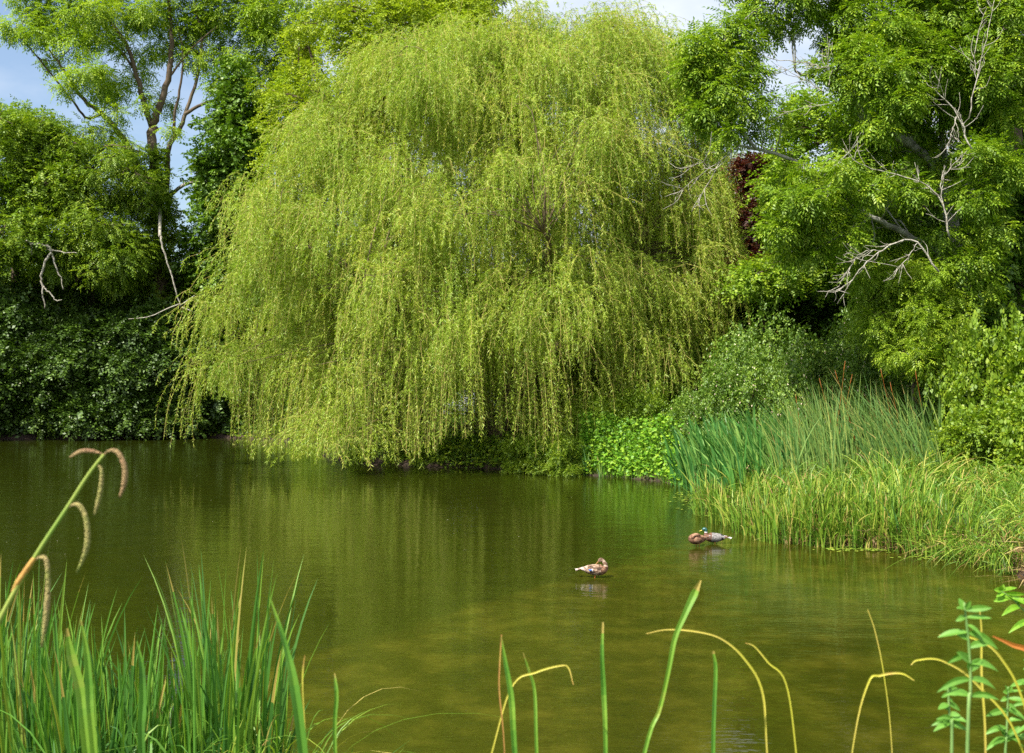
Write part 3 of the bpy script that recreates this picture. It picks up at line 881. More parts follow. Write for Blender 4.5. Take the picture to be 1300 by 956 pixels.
c = pxclumps([(575, -40, 62, 45), (570, 0, 61, 44), (590, 25, 60, 32), (548, 15, 60, 34), (600, 55, 60, 20), (570, 50, 60, 34), (515, 5, 60.5, 22), (430, 14, 60, 14), (448, 8, 60, 16), (560, 110, 61, 50), (620, -15, 61, 30)], rA, 0.6)
tree('scots_pine', 'dark evergreen pine top showing above the yellow green tree', 'tree', P(570, 500, 63)[:2],
     [(['b', *px_line([(570, 300), (570, 100), (572, -30)], 62)], 0.35, 0.1), (px_line([(570, 60), (500, 25), (435, 12)], 61), 0.1, 0.05)], c, 5200, 'needle', 1.2, M['conifer'], M['bark'], 56, t=0.06)

bgl = ['behind the left thicket', 'behind the ash tree', 'behind the ivy column', 'behind the left of the willow', 'behind the middle of the willow', 'behind the right of the willow',
       'behind the copper tree', 'behind the brambles', 'behind the right ash', 'past the right edge', 'past the left edge']
bgp = [(60, 66, 5.5, 10), (190, 68, 5, 9.5), (330, 70, 5.5, 11), (450, 66, 6, 12), (590, 66, 6, 11), (720, 64, 6, 11), (860, 56, 6, 14), (930, 50, 5, 12.5), (1120, 52, 5.5, 13), (1290, 46, 6, 14), (-90, 64, 6, 12)]
for i, (px, Y, rx, h) in enumerate(bgp):
    X = (px - CX) / F * Y
    shrub('background_tree', 'broad green tree in the far hedgerow ' + bgl[i], 'tallgreen' if i % 2 else 'tallgreen2', X, Y, rx, h, 170 + i, 'trees of the far hedgerow', cat='tree')

# shrubs filling under and beside the willow
for i, (px, Y, rx, h, wh, kd) in enumerate(((700, 43, 2.6, 3.8, 'behind the willow trunk', 'green'), (780, 40, 2.4, 3.6, 'beneath the right side of the willow', 'green'),
                                            (850, 38, 2.2, 3.8, 'under the willow fringe beside the brambles', 'green'), (900, 40, 2.6, 6.5, 'in the dark hollow below the copper tree', 'talldark'),
                                            (520, 47, 2.8, 3.2, 'behind the willow curtain left of its trunk', 'dark'), (440, 50, 2.6, 3.0, 'behind the left half of the willow curtain', 'green'), (360, 56, 2.4, 2.4, 'behind the left fringe of the willow', 'dark2'),
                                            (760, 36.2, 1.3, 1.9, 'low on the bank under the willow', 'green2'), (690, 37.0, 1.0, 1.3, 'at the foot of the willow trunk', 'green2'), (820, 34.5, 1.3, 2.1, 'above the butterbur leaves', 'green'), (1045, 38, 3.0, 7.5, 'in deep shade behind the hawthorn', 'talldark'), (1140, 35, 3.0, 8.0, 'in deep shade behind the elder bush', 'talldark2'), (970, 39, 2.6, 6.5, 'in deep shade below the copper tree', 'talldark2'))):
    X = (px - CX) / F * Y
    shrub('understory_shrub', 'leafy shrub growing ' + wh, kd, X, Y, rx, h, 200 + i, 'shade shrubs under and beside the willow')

# ------------------------------------------------------------------ right bank trees
rB = np.random.default_rng(9)
c = pxclumps([(952, 208, 36, 16), (962, 236, 36, 20), (958, 268, 36, 17), (968, 300, 36.5, 18), (985, 270, 37.5, 20), (1180, 215, 38, 24), (1185, 250, 38, 22), (985, 205, 37, 20), (965, 345, 36, 24)], rB, 0.3, back=1)
tree('copper_beech', 'small dark purple leaved tree seen in the gap right of the willow', 'tree', P(970, 500, 37)[:2],
     [(['b', *px_line([(970, 400), (968, 300), (965, 220)], 37)], 0.12, 0.04)], c, 4500, 'twig', 1.2, M['copper'], M['bark'], 71)

c = pxclumps(fill(985, 1130, 200, 330, 34, 34, 12, rB) + fill(1000, 1180, 110, 210, 35, 34, 9, rB) + [(1010, 160, 35, 22), (960, 350, 33, 30), (1000, 340, 33, 32), (1050, 345, 33, 30), (1090, 330, 33, 30)], rB, 0.5, back=1)
tree('hawthorn_tree', 'mid green tree behind the bare lichened limb at right', 'tree', P(1070, 500, 36)[:2],
     [(['b', *px_line([(1070, 400), (1065, 300), (1060, 180)], 35.5)], 0.2, 0.06), (px_line([(1068, 320), (1020, 270), (1000, 240)], 35), 0.09, 0.03)], c, 9000, 'twig', 1.4, M['ash'], M['bark'], 72)

YR = 28.0
# right ash with the grey limbs
ra = [(['b', *px_line([(1238, 450), (1226, 370), (1210, 300), (1194, 232), (1178, 205), (1158, 184), (1140, 155), (1127, 117), (1115, 60), (1105, 0), (1100, -70)], YR)], 0.18, 0.045),
      (px_line([(1228, 375), (1195, 325), (1150, 297), (1105, 275), (1060, 243), (1025, 220), (1000, 200), (960, 189), (935, 184)], YR, -2.0), 0.10, 0.03),
      (px_line([(1158, 184), (1128, 168), (1098, 149), (1075, 120), (1050, 105), (1010, 90)], YR, -1.2), 0.13, 0.03),
      (px_line([(1215, 310), (1206, 240), (1196, 170), (1200, 90), (1215, 10), (1220, -60)], YR, 0.6), 0.12, 0.04),
      (px_line([(1120, 90), (1088, 71), (1066, 48), (1045, 25)], YR, -0.4), 0.08, 0.03),
      (px_line([(935, 184), (915, 168), (900, 130), (890, 80)], YR - 2), 0.04, 0.015),
      (px_line([(960, 189), (930, 150), (925, 100), (920, 50)], YR - 2), 0.04, 0.015)]
cl = [(885, 60, 26, 22), (905, 50, 26, 24), (925, 35, 26.3, 24), (880, 90, 26, 20), (905, 85, 26, 26), (935, 70, 26, 26), (955, 95, 26, 22), (890, 120, 26, 22), (920, 115, 26, 26), (945, 130, 26, 24), (875, 145, 26, 16), (900, 150, 26, 24), (935, 160, 26, 22), (915, 172, 26, 16),
      (965, 12, 27, 22), (985, 35, 27, 20), (1010, 5, 27, 24), (1040, 8, 27, 22), (1015, 32, 27, 12), (1055, 50, 27.5, 14), (975, 130, 26.5, 12), (990, 150, 26.5, 10), (970, 165, 26.4, 10), (960, 55, 26.5, 14),
      (1085, 25, 27, 34), (1070, 85, 26.5, 26), (1095, 80, 26.3, 32), (1125, 50, 26.5, 36), (1120, 95, 26, 34), (1085, 115, 26, 22), (1155, 25, 27, 36), (1165, 75, 26.5, 34), (1155, 115, 26.5, 30),
      (1040, 90, 27, 16), (1200, 30, 27, 38), (1205, 85, 27, 36), (1245, 55, 27, 40), (1250, 110, 27, 36), (1215, 140, 27.5, 26), (1280, 20, 27, 40), (1290, 90, 27, 40), (1275, 150, 27, 36),
      (1040, 250, 25.5, 16), (1075, 215, 25.5, 18), (1005, 255, 25.5, 20), (990, 290, 25.8, 22), (1030, 290, 26, 26), (1075, 300, 26, 26), (1020, 215, 25.4, 14), (1110, 235, 25.6, 18),
      (1235, 250, 26.5, 28), (1250, 300, 26.5, 30), (1225, 330, 26.8, 22), (1240, 200, 26.5, 26), (1270, 220, 26.5, 28), (1140, 130, 25.8, 26), (1110, 160, 25.8, 24), (1160, 240, 26.3, 20), (1195, 300, 26.8, 20), (1245, 370, 26.4, 26),
      *fill(1065, 1300, 0, 330, 28.3, 24, 36, rB, 0.6), *fill(985, 1110, 200, 330, 26.2, 20, 8, rB, 0.5),
      (1100, -40, 27, 45), (1030, -45, 27, 38), (960, -30, 27, 34), (1180, -45, 27, 48), (1260, -50, 27, 50), (1150, -110, 27, 55), (1240, -120, 27, 55), (1060, -100, 27, 45)]
c = pxclumps(cl, rB, 0.4)
t2 = tree('ash_tree', 'big ash tree with pale lichened limbs reaching from the right bank', 'tree', P(1240, 500, YR)[:2], ra, c, 34000, 'ash', 1.2, M['ash'], M['bark_grey'], 73, t=0.024, twigs=6, puffs=14, puff_r=0.5)


def dead_twigs(name, specs, Y, parent, seed, kids=3, m='dead'):
    r = np.random.default_rng(seed)
    T = Tubes()
    for pts, r0, r1, dY in specs:
        n = len(pts) * 4
        pp = catmull(px_line(pts, Y + dY), n) + r.normal(size=(n, 3)) * 0.012
        T.add(pp, np.linspace(r0, r1, n) * 0.66, 6)
        for k in range(int(kids * len(pts))):
            i = r.integers(2, n - 1)
            tn = norm(pp[i] - pp[i - 1])
            d = norm(tn + runit(1, r)[0] * 0.9)
            L = r.uniform(0.2, 0.7)
            e1 = pp[i] + d * L * 0.5 + r.normal(size=3) * 0.04
            e2 = e1 + norm(d + np.array([0, 0, 0.4]) + r.normal(size=3) * 0.3) * L * 0.6
            T.add(catmull([pp[i], e1, e2], 6), np.linspace(0.009, 0.003, 6), 4)
            if r.random() < 0.6:
                e3 = e1 + norm(d + r.normal(size=3) * 0.7) * L * 0.4
                T.add(catmull([e1, (e1 + e3) / 2 + r.normal(size=3) * 0.02, e3], 4), np.linspace(0.008, 0.003, 4), 4)
    return T.build(name, M[m], parent)


dead_twigs('dead_branch', [([(1205, 300), (1198, 262), (1180, 238), (1140, 222), (1095, 210), (1070, 188)], 0.032, 0.008, 0), ([(1198, 262), (1195, 230), (1210, 210), (1228, 190)], 0.02, 0.005, 0)], 25.0, t2, 1, 3)
dead_twigs('dead_branch', [([(1192, 345), (1160, 305), (1120, 318), (1098, 336), (1085, 352), (1060, 372)], 0.035, 0.008, 0), ([(1120, 318), (1095, 320), (1075, 345), (1062, 366)], 0.016, 0.005, 0.2), ([(1165, 308), (1150, 330), (1135, 345)], 0.015, 0.005, 0)], 24.8, t2, 2, 3)
dead_twigs('dead_branch', [([(1232, 190), (1215, 145), (1190, 118), (1166, 92)], 0.03, 0.008, 0), ([(1215, 148), (1208, 168), (1204, 184)], 0.022, 0.006, 0), ([(1230, 150), (1242, 90), (1255, 40), (1262, 0)], 0.022, 0.008, 0), ([(1238, 95), (1238, 60), (1252, 10)], 0.016, 0.006, 0.2)], 25.2, t2, 3, 3)
dead_twigs('dead_branch', [([(1052, 87), (1020, 80), (974, 73)], 0.028, 0.010, 0), ([(1052, 110), (1053, 90), (1050, 70)], 0.02, 0.006, 0), ([(1046, 118), (1020, 100), (985, 82)], 0.02, 0.006, 0), ([(1060, 130), (1010, 140), (985, 150)], 0.014, 0.005, 0)], 26.0, t2, 4, 3)
dead_twigs('dead_branch', [([(940, 185), (915, 205), (895, 240), (878, 268)], 0.022, 0.006, 0), ([(930, 190), (890, 222), (855, 248)], 0.018, 0.005, 0.1), ([(925, 200), (905, 215), (890, 205), (872, 215)], 0.012, 0.004, 0)], 25.6, t2, 5, 2)

# far right: ivy-clad tree
c = pxclumps(fill(1215, 1400, 190, 560, 28.5, 40, 26, rB, 0.8) + fill(1180, 1260, 330, 480, 30, 34, 6, rB) + fill(1210, 1400, -60, 180, 32, 50, 14, rB) + fill(1130, 1220, 210, 330, 31.5, 36, 6, rB), rB, 0.3, back=1)
tree('ivy_covered_tree', 'massive dark tree wrapped in ivy at the right edge', 'tree', P(1310, 520, 30)[:2],
     [(['b', *px_line([(1300, 400), (1290, 250), (1285, 100), (1280, 0)], 30.5)], 0.45, 0.12)], c, 17500, 'ivy', 1.3, M['ivy_lit'], M['bark'], 74)

# right bushes
c = pxclumps(fill(1110, 1215, 345, 470, 26.5, 28, 11, rB, 0.5) + [(1160, 338, 26.5, 20), (1135, 352, 26.3, 20), (1185, 350, 26.3, 20)], rB, 0.3, back=1)
tree('elder_bush', 'rounded bright green bush beneath the curved grey limb', 'bush', P(1160, 560, 27)[:2],
     [(['b', *px_line([(1160, 450), (1158, 380)], 27)], 0.08, 0.03)], c, 7200, 'ash', 0.82, M['ash_light'], M['bark'], 75, t=0.02)
for i, (px, Y, rx, h, wh) in enumerate(((950, 31, 1.7, 3.3, 'beside the willow fringe'), (1000, 30, 1.8, 3.3, 'left of the middle of the bank'), (1055, 30, 1.8, 3.5, 'behind the tall reeds'),
                                        (1105, 29, 1.6, 2.9, 'below the elder bush'), (975, 33, 2.2, 4.3, 'in the shade under the copper tree'), (1090, 33, 2.2, 4.6, 'in the shade behind the elder bush'), (900, 32.5, 1.5, 2.4, 'above the iris clump'))):
    X = (px - CX) / F * Y
    shrub('bramble_bush', 'flowering bramble bush growing ' + wh, 'bramble', X, Y, rx, h, 230 + i, 'brambles on the right bank')
for i, (px, Y, rx, h, wh) in enumerate(((1240, 25.5, 1.3, 3.2, 'with large shiny leaves right of the elder'), (1300, 24.8, 1.4, 3.4, 'cut by the right edge of the picture'), (1225, 23.6, 0.9, 1.5, 'low above the sedges near the stump'),
                                        (1285, 23.0, 1.1, 1.6, 'low above the sedges at the right edge'), (1350, 22.0, 1.3, 2.4, 'just past the right edge'))):
    X = (px - CX) / F * Y
    shrub('bank_bush', 'bright leaved bush ' + wh, 'ivybush', X, Y, rx, h, 250 + i, 'bushes on the right bank')


# ------------------------------------------------------------------ blades
def blades(base, h, w, lean, bend, r, segs=6, fold=0.0, twist=0.5, dryp=0.10):
    """base (N,3); lean (N,3) horizontal vector added at the tip (metres); bend: droop of tip -> quads, rnd"""
    N = len(base)
    t = np.linspace(0, 1, segs + 1)
    ctr = base[:, None, :] + np.array([0, 0, 1.0]) * (h[:, None] * (t[None, :] - bend[:, None] * t[None, :] ** 3))[..., None] + lean[:, None, :] * (t[None, :] ** 2)[..., None]
    tan = norm(np.gradient(ctr, axis=1))
    a = r.uniform(0, 2 * np.pi, N)
    sd = np.stack([np.cos(a), np.sin(a), np.zeros(N)], 1)[:, None, :]
    s = norm(sd - tan * (sd * tan).sum(-1, keepdims=True))
    prof = np.interp(t, [0, 0.15, 0.6, 0.9, 1], [0.7, 1, 0.85, 0.35, 0.02])
    W = w[:, None, None] * prof[None, :, None] * 0.5
    a_, b_ = ctr - s * W, ctr + s * W
    rn = np.broadcast_to(r.random(N)[:, None] * 0.93, (N, segs)).copy()
    dry = (r.random(N) < dryp)[:, None] & (t[None, 1:] > r.uniform(0.7, 1.0, N)[:, None])
    rn[dry] = 1.0
    if fold:
        m_ = ctr + np.cross(s, tan) * W * fold
        Q = np.concatenate([np.stack([a_[:, :-1], m_[:, :-1], m_[:, 1:], a_[:, 1:]], 2), np.stack([m_[:, :-1], b_[:, :-1], b_[:, 1:], m_[:, 1:]], 2)])
        return Q.reshape(-1, 4, 3), np.concatenate([rn, np.clip(rn + 0.06, 0, 1)]).reshape(-1)
    Q = np.stack([a_[:, :-1], b_[:, :-1], b_[:, 1:], a_[:, 1:]], 2)
    return Q.reshape(-1, 4, 3), rn.reshape(-1)


def scatter(n, poly_fn, r):
    """rejection sample (x,y) for which poly_fn gives density 0..1 inside its bounds"""
    x0, x1, y0, y1, fn = poly_fn
    out = []
    tot = 0
    while tot < n:
        x = r.uniform(x0, x1, n * 2); y = r.uniform(y0, y1, n * 2)
        k = r.random(n * 2) < fn(x, y)
        out.append(np.stack([x[k], y[k]], 1)); tot += k.sum()
        if len(out) > 400: break
    return np.vstack(out)[:n]


def gpts(xy, dz=-0.03):
    return np.column_stack([xy, ground_z(xy[:, 0], xy[:, 1]) + dz])


rG = np.random.default_rng(31)


def px_of(x, y):
    return CX + F * x / y


# iris clump at the bend of the shore
def in_iris(x, y):
    s = shore_dist(x, y)
    p = px_of(x, y)
    return ((s > -0.12) & (s < 3.4) & (p > 848 + 10 * np.sin(y)) & (p < 1000 + 35 * np.sin(2.3 * y)) & (y > 23.8) & (y < 30.5)).astype(float) * np.where(s < 0.7, 1.0, 0.7)


xy = scatter(1050, (4.3, 8.5, 23.5, 31, in_iris), rG)
bp_ = gpts(xy)
n = len(bp_)
h = rG.uniform(1.0, 1.9, n)
lean = np.stack([rG.normal(-0.30, 0.22, n), rG.normal(-0.1, 0.2, n), np.zeros(n)], 1)
Q, rn = blades(bp_, h, rG.uniform(0.05, 0.08, n), lean, rG.uniform(0.0, 0.18, n), rG, 6)
o = empty('iris_clump', (5.2, 27.0, float(ground_z(5.2, 27.0))), 'dense clump of blue green sword leaved irises at the bend of the bank', 'plant')
bpy.context.view_layer.update()
quads_mesh('blades', Q, rn, M['iris'], o)

# tall reeds behind
def in_reed(x, y):
    p = px_of(x, y)
    s = shore_dist(x, y)
    return ((p > 955) & (p < 1200) & (y > 22.3) & (y < 27.0) & (s > 0.7)) * (0.25 + 0.75 * (np.sin(3.1 * x + 1.3 * y) * np.sin(2.2 * y - x) > -0.25)) * np.clip((p - 940) / 70, 0.2, 1)


xy = scatter(850, (5.3, 10.5, 22, 27.5, in_reed), rG)
bp_ = gpts(xy); n = len(bp_)
pp = px_of(xy[:, 0], xy[:, 1])
h = rG.uniform(1.5, 2.6, n) * np.interp(pp, [985, 1020, 1100, 1192], [0.75, 0.95, 1.0, 0.8])
lean = np.stack([rG.normal(-0.35, 0.38, n) - 0.25 * (pp > 1110), rG.normal(0, 0.15, n), np.zeros(n)], 1)
Q, rn = blades(bp_, h, rG.uniform(0.016, 0.03, n), lean, rG.uniform(0, 0.10, n), rG, 6)
o = empty('reedmace_stand', (7.4, 24.5, float(ground_z(7.4, 24.5))), 'stand of tall grey green reedmace with rusty tips behind the sedges', 'plant')
bpy.context.view_layer.update()
quads_mesh('blades', Q, rn, M['reed'], o)
T = Tubes()
for px, ytop, dx in ((1073, 458, 6), (1060, 470, -14), (1118, 468, -10), (1162, 470, -8), (1040, 480, -12), (1082, 475, 10), (1130, 485, -10), (1010, 500, -6)):
    Y = rG.uniform(23.4, 25.0)
    top = P(px, ytop, Y); bs = top + np.array([0.35 * (-dx) / 10 * 1.2, 0.1, -2.0])
    T.add(catmull([bs, (bs + top) / 2 + [0.02, 0, 0], top], 8), np.linspace(0.005, 0.003, 8), 5)
    T.add(catmull([top + (bs - top) * 0.12, top + (bs - top) * 0.02], 4), np.array([0.006, 0.008, 0.006, 0.002]), 6)
T.build('seed_heads', M['rust'], o)

# sedge mass: individual tussocks along the right shore
def tussock(name, label, cx, cy, rad, nb, hh, ww, mat, seed, bend=(0.25, 0.7), group=None, leanm=0.8, cat='sedge', bias=(0, 0), fold=0.0, segs=7):
    r = np.random.default_rng(seed)
    a = r.uniform(0, 2 * np.pi, nb); q_ = np.sqrt(r.random(nb)) * rad
    xy = np.stack([cx + q_ * np.cos(a), cy + q_ * np.sin(a)], 1)
    b = gpts(xy)
    b[:, 2] = np.maximum(b[:, 2], -0.1)
    h = hh * r.uniform(0.35, 1.15, nb) * r.uniform(0.85, 1.15)
    out = np.stack([np.cos(a), np.sin(a), 0 * a], 1) * (q_ / rad)[:, None]
    lean = (out * 0.7 + r.normal(size=(nb, 3)) * [0.5, 0.5, 0] + np.array([bias[0], bias[1], 0])) * (leanm * h)[:, None] * r.uniform(0.3, 1.0, (nb, 1))
    bd = r.uniform(*bend, nb)
    Q, rn = blades(b, h, ww * r.uniform(0.6, 1.2, nb), lean, bd, r, segs, fold)
    root = empty(name, (cx, cy, float(ground_z(cx, cy))), label, cat, group)
    bpy.context.view_layer.update()
    quads_mesh('blades', Q, rn, M[mat], root)
    return root


spots = []
for px, yb in ((915, 655), (940, 668), (968, 680), (1000, 690), (1030, 693), (1062, 695), (1095, 696), (1128, 698), (1160, 702), (1195, 708), (1228, 714), (1262, 722), (1298, 730)):
    Y = CH * F / (yb - HY) + 0.45
    spots.append(((px - CX) / F * Y, Y, 0))
for px, Y in ((930, 24.8), (968, 23.4), (1005, 22.2), (1045, 21.4), (1090, 21.3), (1135, 21.2), (1180, 20.8), (1225, 20.4), (1270, 19.8), (1310, 18.6)):
    spots.append(((px - CX) / F * Y, Y, 1))
for px, Y in ((1010, 24.2), (1060, 23.3), (1115, 23.0), (1165, 22.6), (1215, 22.2), (1265, 21.6), (1315, 20.8), (1340, 18.0)):
    spots.append(((px - CX) / F * Y, Y, 2))
rows = ['at the water edge', 'in the middle row', 'in the back row']
what = {0: 'sedge tussock at the water edge ', 1: 'sedge tussock in the middle of the bed ', 2: 'sedge tussock at the back of the bed '}
wheres = {0: ['beside the iris clump', 'right of the irises behind the ducks', 'just behind the drake', 'right of the resting ducks', 'where the shore begins to run right', 'left of the bare mud edge', 'by the floating leaves',
              'just right of the floating leaves', 'below the reedmace right end', 'with drooping straw tips', 'left of the shore corner', 'at the shore corner', 'at the right edge of the picture'],
          1: ['against the iris clump', 'behind the drake', 'below the left reedmace', 'below the middle of the reedmace', 'below the right reedmace', 'right of the reedmace', 'below the low bush', 'between the low bushes', 'below the right low bush', 'at the right edge'],
          2: ['at the reedmace foot on the left', 'at the middle of the reedmace foot', 'at the right of the reedmace foot', 'beside the small stump', 'under the low bush', 'under the right low bush', 'past the right edge behind', 'past the right edge in front']}
cnt = {0: 0, 1: 0, 2: 0}
for i, (x, y, row) in enumerate(spots):
    straw = x / y > 0.40
    tussock('sedge_tussock', what[row] + wheres[row][cnt[row]], x, y, 0.62, 330 if row == 0 else 300, 0.98 if row == 0 else 1.0, 0.018 if straw else 0.027, 'sedge', 300 + i,
            bend=((0.0, 0.45) if row == 0 else (0.15, 0.7)) if not straw else (0.5, 1.0), group='sedge tussocks along the right shore', leanm=(0.45 if row == 0 else 0.8) if not straw else 1.2)
    cnt[row] += 1

# a few broad pale blades standing in front of the sedge
for i, (px, yb, top, ln) in enumerate(((1128, 692, 625, 0.35), (1150, 700, 640, -0.1), (905, 645, 590, 0.0), (745, 604, 560, -0.2), (765, 606, 570, 0.15), (1185, 700, 640, 0.15))):
    Y = CH * F / (yb - HY)
    x = (px - CX) / F * Y
    tussock('flag_iris', ['young flag iris with pale blades before the sedge', 'second young flag iris right of the pale one', 'slim flag iris at the tip of the sedge bed', 'flag iris tuft left of the butterbur', 'bent flag iris tuft touching the butterbur', 'broad flag iris under the straw sedge'][i],
            x, Y + 0.1, 0.13, 13, (yb - top) / F * Y * 1.1, 0.035, 'blade', 340 + i, bend=(0, 0.25), leanm=0.35, cat='plant', bias=(ln, 0))

for i, (px, yb, rx, h) in enumerate(((512, 590, 0.9, 0.9), (545, 593, 0.7, 0.8), (655, 599, 0.8, 1.0), (690, 602, 0.9, 1.2), (722, 605, 0.8, 1.1), (470, 588, 0.9, 0.8))):
    Y = CH * F / (yb - HY) + 0.35
    shrub('bank_shrub', 'low green growth on the bank edge ' + ['left of the willow trunk gap', 'just left of the earth bank', 'just right of the earth bank', 'right of the willow trunk gap', 'left of the butterbur', 'under the left willow curtain'][i],
          'green', (px - CX) / F * Y, Y, rx, h, 270 + i, 'low growth under the willow', z=0.0)
def in_lit(x, y):
    s_ = shore_dist(x, y)
    return ((s_ > -0.10) & (s_ < 0.45) & (px_of(x, y) > 880)).astype(float)
xy = scatter(4200, (4.3, 8.2, 15.5, 26.5, in_lit), rG)
b_ = gpts(xy, 0.0); b_[:, 2] = np.maximum(b_[:, 2], 0.0); n = len(b_)
Q, rn = blades(b_, rG.uniform(0.08, 0.42, n), rG.uniform(0.010, 0.022, n), np.stack([rG.normal(0, .28, n), rG.normal(0, .28, n), np.zeros(n)], 1), rG.uniform(0.2, 1.1, n), rG, 4)
M['dead_blade'] = leaf_mat('dead_blade', [(0.0, (0.06, 0.035, 0.02)), (0.6, (0.17, 0.11, 0.06)), (1.0, (0.38, 0.30, 0.17))], 0.1, 0.03)
tag(quads_mesh('dead_sedge', Q, rn, M['dead_blade']), 'brown dead stems tangled at the waterline below the sedges', 'dead stems', None, 'stuff')

# small weathered stump in the sedge
st = empty('tree_stump', P(1243, 590, 23.5), 'small grey weathered stump among the bank bushes', 'stump')
st.location.z = float(ground_z(st.location.x, st.location.y))
bpy.context.view_layer.update()
T = Tubes(); p0 = np.array(st.location)
T.add(catmull([p0 + [0, 0, -0.1], p0 + [0.03, 0, 0.5], p0 + [0.0, 0, 1.15]], 8), np.array([0.13, 0.11, 0.10, 0.095, 0.09, 0.09, 0.085, 0.07]), 10)
T.build('wood', M['bark_grey'], st)

# ------------------------------------------------------------------ butterbur patch and low plants
def leaf_discs(p, d, n, size, r):
    """rounded leaves as fans of quads"""
    N = len(p)
    n = norm(n); d = norm(d - n * (d * n).sum(1, keepdims=True)); s = np.cross(n, d)
    ang = np.array([math.pi, 2.3, 1.5, 0.75, 0.0, -0.75, -1.5, -2.3])
    rad = np.array([0.25, 1.0, 1.0, 0.95, 0.9, 0.95, 1.0, 1.0])
    ring = p[:, None, :] + size[:, None, None] * 0.5 * (d[:, None, :] * (np.cos(ang) * rad)[None, :, None] + s[:, None, :] * (np.sin(ang) * rad)[None, :, None] + n[:, None, :] * (0.14 + 0.06 * np.sin(3 * ang))[None, :, None])
    c = p
    Q = np.stack([np.stack([c, ring[:, k], ring[:, (k + 1) % 8], ring[:, (k + 2) % 8]], 1) for k in (0, 2, 4, 6)], 1)
    rn = np.repeat(r.random(N), 4)
    return Q.reshape(-1, 4, 3), rn


def herb_patch(name, label, pxr, dens, hgt, size, seed, mat='butterbur', cat='plants', yr=(25, 36), smax=2.6):
    r = np.random.default_rng(seed)

    def fn(x, y):
        s = shore_dist(x, y); p = px_of(x, y)
        return ((p > pxr[0]) & (p < pxr[1]) & (s > -0.1) & (s < smax)).astype(float)
    xs = [(pxr[0] - CX) / F * yr[0], (pxr[0] - CX) / F * yr[1], (pxr[1] - CX) / F * yr[0], (pxr[1] - CX) / F * yr[1]]
    xy = scatter(dens, (min(xs), max(xs), yr[0], yr[1], fn), r)
    g0 = gpts(xy)
    hh = hgt * r.uniform(0.35, 1.0, len(xy)) * np.clip(shore_dist(xy[:, 0], xy[:, 1]) * 0.8 + 0.35, 0.25, 1)
    top = g0.copy(); top[:, 2] += hh; top[:, :2] += r.normal(size=(len(xy), 2)) * 0.10
    nn = np.array([0, 0, 1.0]) + r.normal(size=(len(xy), 3)) * 0.45 + np.array([-0.1, -0.35, 0])
    Q, rn = leaf_discs(top, r.normal(size=(len(xy), 3)), nn, size * r.uniform(0.6, 1.25, len(xy)), r)
    c0 = xy.mean(0)
    root = empty(name, (c0[0], c0[1], float(ground_z(*c0))), label, cat)
    bpy.context.view_layer.update()
    quads_mesh('leaves', Q, rn, M[mat], root)
    sd = norm(np.cross(np.array([0, 0, 1.0]), r.normal(size=(len(xy), 3)))) * 0.004
    Qs = np.stack([g0 - sd, g0 + sd, top + sd, top - sd], 1)
    quads_mesh('stalks', Qs, r.random(len(Qs)), M[mat], root)
    return root


herb_patch('butterbur_patch', 'sunny patch of bright round leaved butterbur left of the irises', (738, 868), 6500, 1.45, 0.105, 81, yr=(29, 36))
herb_patch('bank_herbs', 'small dark leafy herbs on the bank below the willow trunk', (545, 760), 3400, 0.7, 0.11, 82, 'maple', yr=(32.5, 38.5), smax=1.8)
herb_patch('bank_herbs', 'low weeds along the bare shore seen through the left willow gap', (200, 420), 1500, 0.5, 0.16, 83, 'maple', yr=(43, 57), smax=1.6)

# rough grass on the far bank and around
def in_bank(x, y):
    s = shore_dist(x, y)
    return ((s > 0.25) & (s < 9)).astype(float)


xy = scatter(16000, (-20, 12, 20, 60, in_bank), rG)
b_ = gpts(xy); n = len(b_)
Q, rn = blades(b_, rG.uniform(0.15, 0.45, n), rG.uniform(0.02, 0.035, n), np.stack([rG.normal(0, .15, n), rG.normal(0, .15, n), np.zeros(n)], 1), rG.uniform(0, .4, n), rG, 3)
tag(quads_mesh('bank_grass', Q, rn * 0.6, M['blade']), 'rough grass on the far banks', 'grass', None, 'stuff')
def in_near(x, y):
    s = shore_dist(x, y)
    return ((s > 0.1) & (np.abs(x) < 9)).astype(float)
xy = scatter(14000, (-9, 9, -2, 11, in_near), rG)
b_ = gpts(xy); n = len(b_)
b_ = b_[np.hypot(b_[:, 0], b_[:, 1]) > 0.8]; n = len(b_)
Q, rn = blades(b_, rG.uniform(0.12, 0.34, n), rG.uniform(0.008, 0.014, n), np.stack([rG.normal(0, .12, n), rG.normal(0, .12, n), np.zeros(n)], 1), rG.uniform(0, .4, n), rG, 4)
tag(quads_mesh('near_grass', Q, rn, M['blade']), 'short grass on the near bank at the foot of the picture', 'grass', None, 'stuff')

# floating leaves at the sedge foot and by the irises
def floaters(cx, cy, sx_, sy_, n, r, smin, smax):
    x = cx + r.normal(size=n) * sx_; y = cy + r.normal(size=n) * sy_
    k = shore_dist(x, y) < -0.02
    x, y = x[k], y[k]
    p = np.column_stack([x, y, 0.006 + 0.006 * r.random(len(x))])
    return leaf_discs(p, r.normal(size=(len(x), 3)) * [1, 1, 0] + 1e-3, np.tile([0, 0, 1.0], (len(x), 1)) + r.normal(size=(len(x), 3)) * 0.03, r.uniform(smin, smax, len(x)), r)


